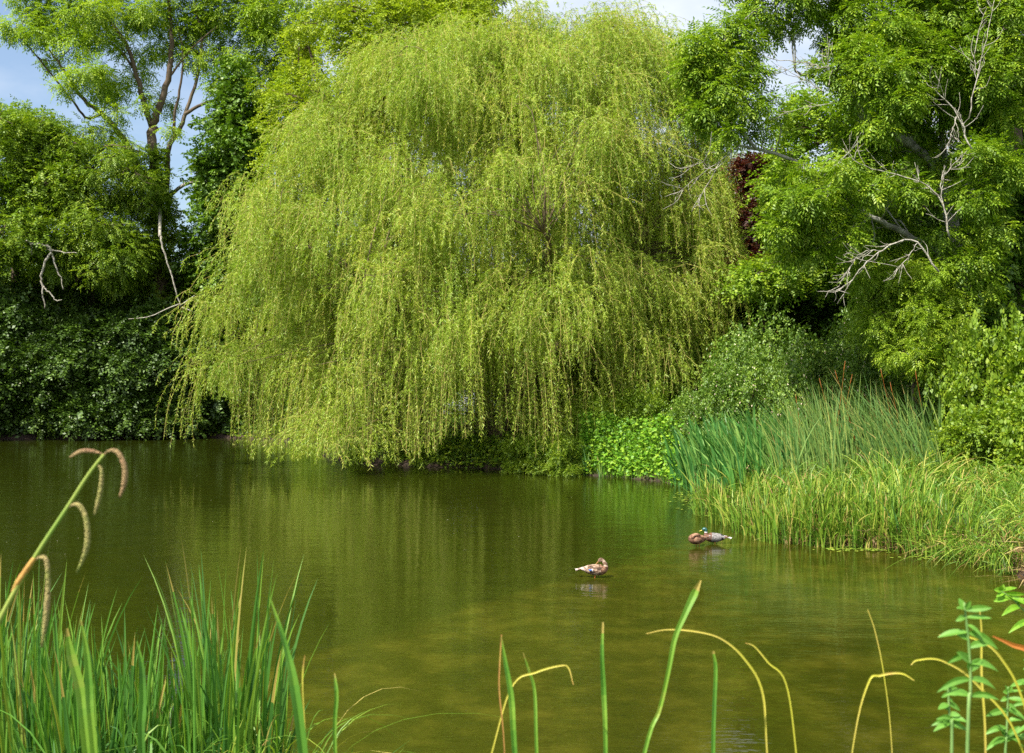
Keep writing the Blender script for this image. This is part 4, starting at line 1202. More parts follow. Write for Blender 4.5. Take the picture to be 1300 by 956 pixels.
Q1, r1 = floaters(6.35, 19.0, 0.45, 0.12, 160, rG, 0.04, 0.10)
Q2, r2 = floaters(4.5, 25.8, 0.35, 1.6, 330, rG, 0.03, 0.10)
Q3, r3 = floaters(7.1, 18.2, 0.3, 0.2, 80, rG, 0.03, 0.08)
Q = np.concatenate([Q1, Q2, Q3]); Q[..., 2] = np.clip(Q[..., 2], 0.004, 0.03)
lx = rG.uniform(-22, 7, 70); ly = rG.uniform(9, 50, 70); k_ = shore_dist(lx, ly) < -0.2
lp = np.column_stack([lx[k_], ly[k_], np.full(k_.sum(), 0.008)])
Q4, r4 = leaf_discs(lp, rG.normal(size=(len(lp), 3)) * [1, 1, 0] + 1e-3, np.tile([0, 0, 1.0], (len(lp), 1)), rG.uniform(0.010, 0.022, len(lp)), rG)
Q4[..., 2] = np.clip(Q4[..., 2], 0.004, 0.012)
tag(quads_mesh('floating_litter', Q4, r4, M['petal_white']), 'tiny pale petals and fluff scattered on the water', 'litter', None, 'stuff')
tag(quads_mesh('floating_weed', Q, np.concatenate([r1, r2, r3]), M['float']), 'small floating leaves along the reedy shore', 'water weed', None, 'stuff')

# ------------------------------------------------------------------ near bank: left sword-leaf clumps
def near_clump(label, cx, cy, rad, nb, hh, seed, ww=0.024, grp='sword leaf clumps at lower left'):
    return tussock('iris_clump', label, cx, cy, rad, nb, hh, ww, 'blade', seed, bend=(0.0, 0.14), leanm=0.24, cat='plant', group=grp, fold=0.5, segs=9)


near_clump('sword leaf clump at the lower left corner of the picture', -2.62, 5.6, 0.42, 190, 1.05, 401)
near_clump('sword leaf clump behind the drooping sedge flower stem', -2.05, 5.4, 0.36, 170, 1.0, 402)
near_clump('sword leaf clump in the lower left middle with shorter blades', -1.75, 5.9, 0.36, 170, 0.9, 403)
near_clump('tallest sword leaf clump beside the open water', -1.36, 5.35, 0.26, 150, 1.08, 404)
near_clump('sword leaf clump running out of the picture at left', -3.1, 6.2, 0.5, 190, 1.1, 405)
tussock('grass_tuft', 'arching thin grass tuft at the right foot of the sword leaf clumps', -1.12, 5.2, 0.20, 170, 0.85, 0.007, 'sedge', 406, bend=(0.3, 0.9), leanm=0.9, cat='grass', segs=9)
tussock('grass_tuft', 'low broad leaved tuft between the near sword leaf clumps', -1.7, 5.0, 0.45, 240, 0.75, 0.012, 'blade', 407, bend=(0.3, 0.9), leanm=0.8, cat='grass')


# ------------------------------------------------------------------ near single blades and stems
def ribbon(pts, widths, fold=0.25):
    """one blade with a folded mid rib: (K,3) path, widths in metres, facing the path's side"""
    n = max(10, len(pts) * 5)
    c = catmull(pts, n)
    w = np.interp(np.linspace(0, 1, n), np.linspace(0, 1, len(widths)), widths)
    tan = norm(np.gradient(c, axis=0))
    view = norm(c - np.array([0.15, -0.1, CH + 0.3]))
    s = norm(np.cross(tan, view)); nn = np.cross(s, tan)
    a, b = c - s * w[:, None] / 2, c + s * w[:, None] / 2
    m = c + nn * w[:, None] * fold
    Q = np.concatenate([np.stack([a[:-1], m[:-1], m[1:], a[1:]], 1), np.stack([m[:-1], b[:-1], b[1:], m[1:]], 1)])
    return Q


def to_ground(p, dx=0.0):
    x, y = p[0] + dx, p[1] + 0.05
    return np.array([x, y, float(ground_z(x, y)) - 0.03])


def near_blade(name, label, pts, widths_px, Y, mat, tone, cat='blade', ground=True, dx=0.0):
    pp = px_line(pts, Y)
    w = [wp * (0.5 if mat == 'straw' else 0.8) / F * Y for wp in widths_px]
    if ground:
        dd_ = pp[0] - pp[1]
        gz_ = float(ground_z(pp[0][0], pp[0][1]))
        run = float(np.clip(dd_[0] / max(-dd_[2], 0.05), -0.35, 0.35)) * (pp[0][2] - gz_) * 0.6
        g0_ = to_ground(pp[0], run)
        pp = [g0_, pp[0] * 0.45 + g0_ * 0.55 + [run * 0.12, 0, 0]] + pp
        w = [w[0] * 0.7, w[0] * 0.9] + w
    rr_ = np.random.default_rng(len(label) * 13 + int(Y * 100))
    w = [x_ * rr_.uniform(0.8, 1.15) for x_ in w]
    pp = [p_ + rr_.normal(size=3) * 0.0012 * Y for p_ in pp]
    Q = ribbon(pp, w, 0.3)
    root_p = pp[0]
    hn = len(Q) // 2
    tt_ = np.linspace(0, 1, hn)
    var = np.interp(tt_, np.linspace(0, 1, 9), rr_.normal(size=9) * (0.22 if mat == 'straw' else 0.12)) + np.clip(tt_ - 0.85, 0, 1) * (3.0 if mat != 'rust' else 0)
    if mat == 'blade': var = np.minimum(var, np.where(tt_ > 0.93, 1, 0.88 - tone))
    tn_ = np.clip(tone + var + rr_.uniform(-.05, .05, hn), 0, 1)
    o = quads_mesh(name, Q - root_p, np.concatenate([tn_, tn_]), M[mat])
    o.location = root_p
    return tag(o, label, cat)


near_blade('reed_blade', 'swollen topped green reed blade standing right of the water centre', [(818, 960), (836, 900), (849, 850), (861, 808), (871, 775), (881, 752), (889, 736)], [8, 8, 8, 8, 9, 15, 3], 2.6, 'blade', 0.85)
near_blade('reed_blade', 'upright green blade below the preening duck', [(768, 960), (767, 880), (766, 830), (766, 790)], [7, 8, 7, 3], 2.8, 'blade', 0.6)
near_blade('reed_blade', 'short green blade beside a brown tipped one', [(654, 960), (648, 890), (642, 840), (636, 810)], [9, 9, 6, 2], 2.6, 'blade', 0.6)
near_blade('reed_blade', 'brown papery blade tip next to the short green blade', [(640, 960), (636, 880), (634, 840), (636, 804)], [3, 4, 5, 3], 2.62, 'straw', 0.9)
near_blade('reed_blade', 'thin yellow green blade pointing left at bottom centre', [(682, 960), (678, 880), (673, 850), (668, 828)], [5, 5, 4, 1], 2.9, 'blade', 0.9)
near_blade('reed_blade', 'cut off square green blade under the arching straw', [(908, 960), (908, 900), (907, 850), (906, 828)], [7, 7, 6, 4], 3.0, 'blade', 0.5)
near_blade('straw_stem', 'long arching straw blade bending down right of centre', [(975, 960), (968, 880), (945, 835), (915, 812), (880, 801), (845, 801), (820, 803)], [5, 6, 6, 5, 4, 3, 2], 2.8, 'straw', 0.2)
near_blade('straw_stem', 'second straw blade curving beside the long arching one', [(1010, 960), (995, 868), (975, 840), (955, 818), (945, 814)], [4, 5, 5, 4, 2], 2.85, 'straw', 0.1)
near_blade('straw_stem', 'bent straw with a folded tip at bottom centre', [(620, 960), (650, 870), (680, 852), (710, 843), (722, 848), (729, 868)], [4, 5, 5, 5, 4, 2], 2.7, 'straw', 0.4)
near_blade('straw_stem', 'thin pale stalk leaning left between the arching straws and the leafy herb', [(1132, 960), (1125, 860), (1112, 805), (1100, 775)], [3, 3, 2.5, 2], 2.9, 'straw', 0.3)
near_blade('straw_stem', 'yellow arched blade leaning over at bottom right', [(1085, 960), (1100, 868), (1120, 857), (1145, 856), (1160, 862)], [3, 5, 6, 5, 2], 2.6, 'straw', 0.05)
near_blade('reed_blade', 'pair of broad pale blades at lower left, left one', [(110, 960), (100, 880), (90, 830), (83, 798)], [16, 17, 12, 3], 2.4, 'blade', 0.85)
near_blade('reed_blade', 'broad pale green blade right beside the one at lower left', [(120, 960), (112, 880), (106, 830), (100, 785)], [13, 14, 10, 3], 2.3, 'blade', 0.75)
near_blade('reed_blade', 'broad bowed blade at the right end of the sword leaf clumps', [(385, 960), (374, 870), (364, 830), (352, 790), (342, 765)], [18, 17, 11, 7, 2], 2.3, 'blade', 0.6)
near_blade('reed_blade', 'dark green blade in the lower left between the clumps', [(182, 960), (180, 890), (178, 850), (175, 815)], [12, 12, 9, 2], 2.6, 'blade', 0.35)
near_blade('reed_blade', 'tiny green blade tip left of bottom centre', [(428, 960), (426, 890), (425, 872), (424, 855)], [6, 7, 6, 2], 2.6, 'blade', 0.7)
near_blade('straw_stem', 'dry brown blade next to the broad bowed blade', [(388, 960), (384, 880), (384, 850), (386, 832)], [4, 5, 5, 2], 2.5, 'straw', 0.6)
near_blade('straw_stem', 'tall dry stalk right of the leafy herb', [(1250, 960), (1248, 860), (1246, 800), (1244, 775)], [5, 6, 5, 3], 2.4, 'straw', 0.3)
near_blade('straw_stem', 'rust coloured bowed leaf at the right edge', [(1330, 900), (1310, 832), (1285, 815), (1262, 806)], [8, 9, 7, 2], 2.4, 'rust', 0.2)
near_blade('straw_stem', 'long pale blade arching left behind the herb', [(1310, 930), (1270, 835), (1225, 812), (1190, 803)], [5, 6, 5, 2], 2.5, 'straw', 0.1)
near_blade('straw_stem', 'low pale blade arching left under the herb', [(1300, 960), (1240, 870), (1200, 840), (1165, 838), (1155, 842)], [5, 6, 6, 4, 2], 2.55, 'straw', 0.05)

# pendulous sedge: flower stem with drooping catkins
YS = 1.9
ps = px_line([(-30, 860), (-4, 795), (22, 745), (52, 695), (85, 645), (112, 603), (132, 577)], YS)
rt = to_ground(ps[0], -0.15)
so = empty('pendulous_sedge', tuple(rt), 'slanting sedge flower stem with drooping catkins at left', 'sedge')
bpy.context.view_layer.update()
T = Tubes()
pp = [rt, (rt + ps[0]) / 2 + [-0.02, 0, 0]] + ps
n = 40
T.add(catmull(pp, n), np.linspace(0.0055, 0.0028, n), 8)
T.build('stem', M['herb'] if False else noise_mat('sedge_stem', [(0.3, (0.20, 0.30, 0.05)), (0.7, (0.34, 0.36, 0.08))], 8, bump=0), so)
for pts, w, mt in (([(132, 577), (118, 573), (104, 573), (88, 581)], 4.0, 'catkin_brown'), ([(132, 577), (140, 572), (150, 575), (158, 592), (158, 612), (152, 632)], 5.0, 'catkin_brown'),
                   ([(124, 590), (129, 598), (127, 625), (120, 654)], 4.0, 'catkin'), ([(84, 648), (92, 641), (102, 643), (110, 662), (110, 695), (98, 727)], 5.0, 'catkin'),
                   ([(40, 714), (50, 708), (59, 712), (61, 745), (58, 785), (53, 822)], 5.0, 'catkin'), ([(52, 697), (36, 720), (15, 752)], 5.5, 'rust')):
    T = Tubes()
    n = 22
    c = catmull(px_line(pts, YS), n)
    t = np.linspace(0, 1, n)
    rad = w / F * YS * 0.8 * np.interp(t, [0, 0.3, 0.8, 1], [0.2, 0.75, 1.0, 0.35]) * (1 + 0.03 * rng.normal(size=n))
    T.add(c, rad, 8, up=(0, 1, 0))
    T.build('bract' if mt == 'rust' else 'catkin', noise_mat('sedge_bract', [(0.3, (0.40, 0.20, 0.05)), (0.7, (0.5, 0.30, 0.08))], 20, bump=0.2) if mt == 'rust' else M[mt], so)


# leafy herb at lower right
def leaf_shape(base, d, n, ln, wd, droop):
    """pointed leaf, 2x6 quads"""
    d = norm(d); n = norm(n - d * (n @ d)); s = np.cross(n, d)
    t = np.linspace(0, 1, 8)
    c = base + d * (ln * t)[:, None] - np.array([0, 0, 1.0]) * (droop * ln * t * t)[:, None]
    w = wd * np.sin(np.pi * np.clip(t * 0.93 + 0.05, 0, 1)) ** 0.8
    a, b = c - s * w[:, None] / 2 + n * w[:, None] * 0.15, c + s * w[:, None] / 2 + n * w[:, None] * 0.15
    return np.concatenate([np.stack([a[:-1], c[:-1], c[1:], a[1:]], 1), np.stack([c[:-1], b[:-1], b[1:], c[1:]], 1)])


def herb(name, label, pts, Y, leaves, seed, mat='herb', wd=0.018):
    r = np.random.default_rng(seed)
    pp = px_line(pts, Y)
    g0 = to_ground(pp[0])
    root = empty(name, tuple(g0), label, 'plant')
    bpy.context.view_layer.update()
    T = Tubes()
    path = catmull([g0] + pp, 24)
    T.add(path, np.linspace(0.004, 0.002, 24), 6)
    T.build('stem', noise_mat('herb_stem', [(0.3, (0.12, 0.24, 0.06)), (0.7, (0.22, 0.34, 0.10))], 10, bump=0), root)
    out = []
    for (t, ang, ln, drp, w_) in leaves:
        b = path[min(23, int(t * 23))]
        d = np.array([math.cos(ang), r.uniform(-0.5, 0.3), math.sin(ang)])
        out.append(leaf_shape(b, d, np.array([0.1, -0.8, 0.5]) + r.normal(size=3) * 0.35, ln * 0.5 * r.uniform(.7, 1.15), w_ * 0.58, drp))
    Q = np.concatenate(out)
    quads_mesh('leaves', Q, r.random(len(Q)) * 0.3 + 0.4, M[mat], root)


LV = [(0.995, 0.25, 0.09, 0.1, 0.022), (0.99, 2.0, 0.05, 0.0, 0.02), (0.99, 1.2, 0.045, 0, 0.018), (0.97, 2.7, 0.05, 0.2, 0.022), (0.95, 0.1, 0.11, 0.1, 0.02), (0.93, 3.0, 0.05, 0.4, 0.02), (0.9, -0.3, 0.06, 0.5, 0.022),
      (0.86, 3.1, 0.12, 0.25, 0.028), (0.84, -0.05, 0.12, 0.5, 0.028), (0.80, 2.4, 0.08, 0.3, 0.024), (0.74, 0.6, 0.09, 0.4, 0.026), (0.7, 2.9, 0.12, 0.5, 0.026), (0.68, 0.2, 0.12, 0.5, 0.028), (0.64, 1.9, 0.08, 0.3, 0.026),
      (0.6, 3.0, 0.12, 0.5, 0.026), (0.58, 0.1, 0.12, 0.5, 0.026), (0.5, 2.6, 0.12, 0.5, 0.026), (0.48, 0.5, 0.12, 0.5, 0.026), (0.66, 2.3, 0.1, 0.2, 0.026), (0.62, 0.9, 0.1, 0.2, 0.026)]
herb('leafy_herb', 'leafy green herb with toothed crown at lower right', [(1228, 960), (1232, 880), (1230, 820), (1224, 765)], 2.1, LV, 91)
herb('leafy_herb', 'smaller leafy herb left of the tall one at the bottom edge', [(1208, 980), (1206, 920), (1203, 868)], 2.2, [(t, a, l * 0.6, d, w * 0.8) for t, a, l, d, w in LV], 92)
herb('leafy_herb', 'leafy herb leaning in at the right edge above the rust leaf', [(1345, 860), (1318, 800), (1290, 765), (1268, 748)], 4.2, [(t, a, l * 1.6, d, w * 1.7) for t, a, l, d, w in LV[:16]], 93, 'butterbur')
herb('leafy_herb', 'bushy herb at the very right edge low down', [(1320, 1000), (1312, 900), (1306, 830)], 3.0, LV, 94)
herb('leafy_herb', 'low leafy herb at the bottom right corner', [(1275, 1000), (1278, 930), (1280, 872)], 2.6, [(t, a, l * 0.9, d, w) for t, a, l, d, w in LV], 95)


# ------------------------------------------------------------------ ducks
def feather_mat(name, c0, c1, c2, scale=38, stretch=(0.5, 1, 1)):
    return noise_mat(name, [(0.36, c0), (0.5, c1), (0.64, c2)], scale, detail=2, bump=0.3, stretch=stretch, rough=0.75)


M['hen'] = feather_mat('hen_mottled', (0.03, 0.017, 0.010), (0.16, 0.095, 0.055), (0.46, 0.34, 0.25), 24)
M['hen_brown'] = feather_mat('hen_breast', (0.07, 0.032, 0.018), (0.20, 0.10, 0.055), (0.34, 0.20, 0.12), 30)
M['hen_pale'] = feather_mat('hen_pale_edges', (0.16, 0.10, 0.07), (0.38, 0.29, 0.24), (0.62, 0.54, 0.48), 30)
M['white_f'] = noise_mat('white_feather', [(0.3, (0.62, 0.60, 0.58)), (0.7, (0.80, 0.79, 0.77))], 20, bump=0.2)
M['black_f'] = noise_mat('black_feather', [(0.3, (0.012, 0.012, 0.014)), (0.7, (0.035, 0.03, 0.03))], 20, bump=0.2)
M['blue_f'] = noise_mat('speculum_blue', [(0.3, (0.03, 0.10, 0.50)), (0.7, (0.08, 0.22, 0.75))], 20, bump=0, rough=0.4)
M['green_f'] = noise_mat('drake_head_green', [(0.3, (0.008, 0.05, 0.05)), (0.7, (0.02, 0.12, 0.10))], 20, bump=0, rough=0.3, spec=0.8)
M['grey_f'] = feather_mat('drake_grey', (0.10, 0.095, 0.09), (0.19, 0.18, 0.17), (0.30, 0.28, 0.27), 60)
M['brown_f'] = feather_mat('drake_breast', (0.09, 0.04, 0.025), (0.16, 0.08, 0.05), (0.22, 0.12, 0.08), 40)
M['orange'] = noise_mat('duck_leg', [(0.3, (0.55, 0.12, 0.03)), (0.7, (0.65, 0.18, 0.05))], 20, bump=0.1, rough=0.5)
M['bill_y'] = noise_mat('bill_yellow', [(0.3, (0.50, 0.40, 0.06)), (0.7, (0.58, 0.50, 0.10))], 20, bump=0, rough=0.4)
M['bill_o'] = noise_mat('bill_brown', [(0.3, (0.30, 0.16, 0.05)), (0.7, (0.48, 0.30, 0.10))], 20, bump=0, rough=0.4)


def sp_tube(sections, sides=16, seg=4):
    """sections rows: x,y,z, lateral, normal radius. One continuous closed body"""
    s = np.array(sections, float)
    n = len(s) * seg
    c = catmull(s[:, :3], n)
    u = np.linspace(0, len(s) - 1, n)
    ry = np.interp(u, np.arange(len(s)), s[:, 3]); rz = np.interp(u, np.arange(len(s)), s[:, 4])
    tan = norm(np.gradient(c, axis=0))
    lat = np.tile([0, 1.0, 0], (n, 1))
    lat = norm(lat - tan * (lat * tan).sum(1, keepdims=True))
    nn = np.cross(lat, tan)
    ang = np.linspace(0, 2 * np.pi, sides, endpoint=False)
    V = c[:, None] + lat[:, None] * (np.cos(ang)[None, :, None] * ry[:, None, None]) + nn[:, None] * (np.sin(ang)[None, :, None] * rz[:, None, None])
    co = V.reshape(-1, 3)
    f = []
    for i in range(n - 1):
        for j in range(sides):
            f.append([i * sides + j, i * sides + (j + 1) % sides, (i + 1) * sides + (j + 1) % sides, (i + 1) * sides + j])
    return co, np.array(f), np.repeat(u[:-1], sides), sides


def duck(label, loc, rot, pose, drake=False, tone='hen'):
    root = empty('mallard_duck', loc, label, 'duck')
    root.rotation_euler = (0, 0, rot)
    leg_h = 0.045

    def put(name, co, f, mats, parent=root, midx=None, smooth=True):
        me = mesh_polys(name, co, np.asarray(f).ravel(), np.asarray(f).shape[1], None, midx)
        for m_ in mats: me.materials.append(m_)
        if smooth: me.polygons.foreach_set('use_smooth', np.ones(len(me.polygons), bool))
        o = bpy.data.objects.new(name, me); COL.objects.link(o); o.parent = parent
        return o
    z = leg_h
    body = [(-0.25, 0, z + .085, .004, .003), (-0.22, 0, z + .085, .030, .010), (-0.17, 0, z + .082, .045, .030), (-0.11, 0, z + .078, .070, .062), (-0.03, 0, z + .072, .088, .082), (0.05, 0, z + .072, .092, .088),
            (0.115, 0, z + .080, .082, .080), (0.155, 0, z + .105, .055, .055)]
    if pose == 'preen':      # neck up, head turned back, bill in the back feathers
        neck = [(0.160, 0.0, z + .150, .034, .036), (0.145, 0.004, z + .185, .026, .026), (0.125, 0.008, z + .212, .026, .026), (0.098, 0.010, z + .222, .031, .033), (0.070, 0.012, z + .210, .028, .028), (0.052, 0.013, z + .195, .010, .010)]
        bill = [(0.062, 0.012, z + .200, .013, .014), (0.040, 0.012, z + .178, .012, .009), (0.018, 0.012, z + .158, .012, .005), (0.006, 0.012, z + .148, .006, .003)]
        eye = (0.094, 0.0295, z + .226)
    elif pose == 'tuck':     # head laid back along the shoulders
        neck = [(0.135, 0.02, z + .145, .040, .040), (0.085, 0.03, z + .160, .034, .032), (0.045, 0.035, z + .155, .036, .034), (0.010, 0.038, z + .148, .026, .026), (-0.010, 0.038, z + .142, .008, .008)]
        bill = [(0.005, 0.038, z + .142, .012, .010), (-0.03, 0.040, z + .132, .011, .006), (-0.05, 0.04, z + .128, .006, .003)]
        eye = (0.045, 0.068, z + .162)
    else:                    # alert, looking back over its shoulder or ahead
        neck = [(0.165, 0.0, z + .150, .030, .030), (0.165, 0.0, z + .182, .027, .027), (0.170, 0.0, z + .208, .031, .031), (0.190, 0.0, z + .222, .031, .033), (0.215, 0.0, z + .212, .026, .024), (0.232, 0, z + .200, .012, .010)]
        bill = [(0.222, 0, z + .206, .014, .013), (0.250, 0, z + .192, .013, .008), (0.278, 0, z + .182, .014, .005), (0.285, 0, z + .180, .006, .003)]
        eye = (0.197, 0.030, z + .226)
    co, f, u, sd = sp_tube(body + neck)
    if drake:
        mats = [M['grey_f'], M['white_f'], M['black_f'], M['brown_f'], M['green_f']]
        mi = np.where(u < 1.9, 1, np.where(u < 2.9, 2, np.where(u < 5.2, 0, np.where(u < 8.2, 3, np.where(u < 8.6, 1, 4)))))
    elif tone == 'brown':
        mats = [M['hen_brown'], M['hen_pale']]
        mi = np.where(u < 1.6, 1, 0)
    else:
        mats = [M['hen'], M['hen_pale'], M['hen_brown']]
        mi = np.where(u < 2.2, 1, np.where((u > 5.6) & (u < 7.5), 2, 0))
    ob = put('body', co * [1, 1.08, 1.0], f, mats, midx=mi)
    co, f, u, _ = sp_tube(bill, 10)
    put('bill', co, f, [M['bill_y'] if drake else M['bill_o']])
    for sgn in (1, -1):
        # folded wing: a shield of feathers with pointed primaries
        K = 14
        t = np.linspace(0, 1, K)
        xs = 0.115 - 0.355 * t
        topz = z + .125 + 0.012 * np.sin(np.pi * t) - 0.030 * t
        hgt = 0.085 * np.sin(np.pi * np.clip(t * 0.86 + 0.09, 0, 1)) ** 0.7 * (1 - 0.55 * t)
        yo = 0.062 + 0.033 * np.sin(np.pi * np.clip(t * 0.9 + 0.1, 0, 1)) - 0.045 * t
        co = []
        for lay in (0.0, 0.012):
            for k in range(K):
                for j in range(5):
                    v = j / 4
                    co.append((xs[k] - 0.01 * v, sgn * (yo[k] * (0.72 + 0.42 * np.sin(np.pi * (0.15 + 0.6 * v))) - (0.012 - lay) + 0.002), topz[k] - hgt[k] * v))
        co = np.array(co)
        f, mi = [], []
        off = K * 5
        for k in range(K - 1):
            for j in range(4):
                a = k * 5 + j
                f.append([off + a, off + a + 1, off + a + 6, off + a + 5]); f.append([a, a + 5, a + 6, a + 1])
                if drake: c_ = 0 if k < 10 else 1
                else: c_ = 1 if (j == 3 or k > 8) else 0
                mi += [c_, c_]
        for k in range(K - 1):
            for j in (0, 4):
                a = k * 5 + j
                f.append([a, off + a, off + a + 5, a + 5]); mi.append(1)
        wing = put('wing', co, f, [M['grey_f'], M['brown_f']] if drake else ([M['hen_brown'], M['hen']] if tone == 'brown' else [M['hen'], M['hen_pale']]), midx=mi)
        if tone != 'brown' and not drake:
            def plate(name, x0, x1, z0, z1, y, m_, par):
                c8 = []
                for yy in (y - 0.003, y + 0.0025):
                    c8 += [(x0, sgn * yy, z + z0), (x1, sgn * yy, z + z0 + 0.006), (x1 - 0.012, sgn * yy, z + z1 + 0.006), (x0 - 0.012, sgn * yy, z + z1)]
                ff = [[0, 1, 2, 3], [4, 5, 6, 7], [0, 1, 5, 4], [1, 2, 6, 5], [2, 3, 7, 6], [3, 0, 4, 7]]
                return put(name, np.array(c8), ff, [m_], parent=par, smooth=False)
            plate('speculum', -0.075, -0.035, 0.066, 0.090, 0.094, M['blue_f'], wing)
            plate('speculum_bar', -0.030, -0.018, 0.050, 0.098, 0.0945, M['white_f'], wing)
    # tail
    co = []
    for lay in (0, 0.006):
        for i in range(7):
            a = (i / 6 - 0.5)
            co.append((-0.20, a * 0.07, z + .088 + lay)); co.append((-0.30 + 0.05 * abs(a), a * 0.125, z + .075 + lay - 0.03 * abs(a)))
    f = []
    for i in range(6):
        f.append([2 * i, 2 * i + 2, 2 * i + 3, 2 * i + 1]); f.append([14 + 2 * i, 14 + 2 * i + 1, 14 + 2 * i + 3, 14 + 2 * i + 2])
        f.append([2 * i + 1, 2 * i + 3, 14 + 2 * i + 3, 14 + 2 * i + 1])
    put('tail', np.array(co), f, [M['white_f'] if drake else M['hen_pale']], smooth=False)
    for sgn in (1, -1):
        T = Tubes()
        T.add(catmull([np.array([0.0, sgn * .035, z + .02]), np.array([0.005, sgn * .035, 0.03]), np.array([0.0, sgn * .036, -0.02])], 6), np.array([.014, .009, .007, .006, .006, .006]), 8)
        T.add(catmull([np.array([0.0, sgn * .036, -0.018]), np.array([0.055, sgn * .040, -0.02])], 4), np.full(4, 0.003), 6, ry=np.array([.006, .014, .024, .028]), up=(0, 0, 1))
        put('leg', np.vstack(T.v), np.vstack(T.f), [M['orange']])
        T = Tubes()
        e = np.array([eye[0], eye[1] * sgn if pose != 'preen' else (eye[1] if sgn > 0 else -0.009), eye[2]])
        T.add(catmull([e - [0, .003, 0], e + [0, .003, 0]], 3), np.array([.003, .005, .003]), 6, up=(0, 0, 1))
        put('eye', np.vstack(T.v), np.vstack(T.f), [M['black_f']])
    return root


def water_at(px, py):
    Y = CH * F / (py - HY)
    return ((px - CX) / F * Y, Y, 0.0)


x, y, _ = water_at(755, 733)
d1 = duck('mottled hen duck preening with blue wing patch, alone in shallow water', (x, y, 0.0), -0.12, 'preen')
d1.scale = (0.98, 0.98, 0.98)
x, y, _ = water_at(886, 693)
d2 = duck('plain brown hen duck with head tucked back beside the drake', (x, y, 0.0), math.radians(215), 'tuck', tone='brown')
x, y, _ = water_at(908, 690)
d3 = duck('grey drake with dark green head and yellow bill near the sedge', (x, y, -0.01), math.radians(172), 'alert', True)


# ------------------------------------------------------------------ pale car glimpsed through the willow
def car(label, loc, rot, paint):
    root = empty('parked_car', loc, label, 'car', 'cars behind the willow')
    root.rotation_euler = (0, 0, rot)
    prof = [(-2.1, .35), (-2.15, .75), (-2.05, 1.0), (-1.75, 1.05), (-1.35, 1.42), (-0.2, 1.5), (0.45, 1.42), (1.05, 1.02), (1.95, .88), (2.12, .65), (2.1, .35)]
    def put(name, co, faces, m_, parent=root):
        me = bpy.data.meshes.new(name); me.from_pydata([tuple(map(float, c)) for c in co], [], faces); me.materials.append(m_)
        o = bpy.data.objects.new(name, me); COL.objects.link(o); o.parent = parent
        return o
    n = len(prof)
    co, fc = [], []
    ys = [(-0.82, 0.92), (-0.86, 0.97), (-0.80, 1.0), (0.80, 1.0), (0.86, 0.97), (0.82, 0.92)]
    ws = [-0.85, -0.80, 0.80, 0.85]
    for w_ in ws:
        for (x_, z_) in prof:
            tap = 0.12 * max(0, z_ - 0.95)/0.5
            co.append((x_ * (0.985 if abs(w_) > .82 else 1), math.copysign(abs(w_) - tap, w_), z_ - (0.02 if abs(w_) > .82 else 0)))
    for k in range(3):
        for i in range(n):
            j = (i + 1) % n
            fc.append([k * n + i, k * n + j, (k + 1) * n + j, (k + 1) * n + i])
    fc += [list(range(n)), list(range(3 * n, 4 * n))[::-1]]
    put('body', co, fc, paint)
    glass = bpy.data.materials.get('car_glass')
    if not glass:
        glass = noise_mat('car_glass', [(0.3, (0.02, 0.025, 0.03)), (0.7, (0.03, 0.035, 0.04))], 2, bump=0, rough=0.05, spec=0.8)
    for s in (-1, 1):
        for x0, x1, t0, t1_ in ((-1.3, -0.4, -1.15, -0.4), (-0.32, 0.75, -0.32, 0.38)):
            y0, y1 = 0.838, 0.745
            put('window', [(x0, s * (y0 + .004), 1.02), (x1, s * (y0 + .004), 1.02), (t1_, s * (y1 + .012), 1.38), (t0, s * (y1 + .012), 1.38),
                           (x0, s * (y0 - .03), 1.02), (x1, s * (y0 - .03), 1.02), (t1_, s * (y1 - .02), 1.38), (t0, s * (y1 - .02), 1.38)],
                [[0, 1, 2, 3], [4, 5, 6, 7], [0, 1, 5, 4], [1, 2, 6, 5], [2, 3, 7, 6], [3, 0, 4, 7]], glass)
        for x_ in (-1.3, 1.35):
            T = Tubes()
            T.add(np.array([(x_, s * .70, .32), (x_, s * .72, .32), (x_, s * .88, .32), (x_, s * .90, .32)]), np.array([.28, .32, .32, .28]), 20, up=(0, 0, 1))
            me = mesh_polys('wheel', np.vstack(T.v), np.vstack(T.f).ravel(), 4); me.materials.append(M['black_f'])
            o = bpy.data.objects.new('wheel', me); COL.objects.link(o); o.parent = root
        put('headlight', [(2.06, s * .55, .68), (2.06, s * .78, .68), (2.02, s * .78, .82), (2.02, s * .55, .82), (2.14, s * .55, .68), (2.10, s * .76, .68), (2.05, s * .76, .82), (2.08, s * .55, .82)],
            [[0, 1, 2, 3], [4, 5, 6, 7], [0, 1, 5, 4], [1, 2, 6, 5], [2, 3, 7, 6], [3, 0, 4, 7]], M['white_f'])
    return root


paint = noise_mat('white_car_paint', [(0.3, (0.72, 0.73, 0.75)), (0.7, (0.78, 0.79, 0.80))], 1, bump=0, rough=0.25, spec=0.6)
for (px, Y, rot, lb) in ((277, 61.5, 0.15, 'white car glimpsed through the gap at the left fringe of the willow'), (603, 56.5, 1.2, 'white car glimpsed low beside the willow trunk')):
    X = (px - CX) / F * Y
    car(lb, (X, Y, float(ground_z(X, Y))), rot, paint)

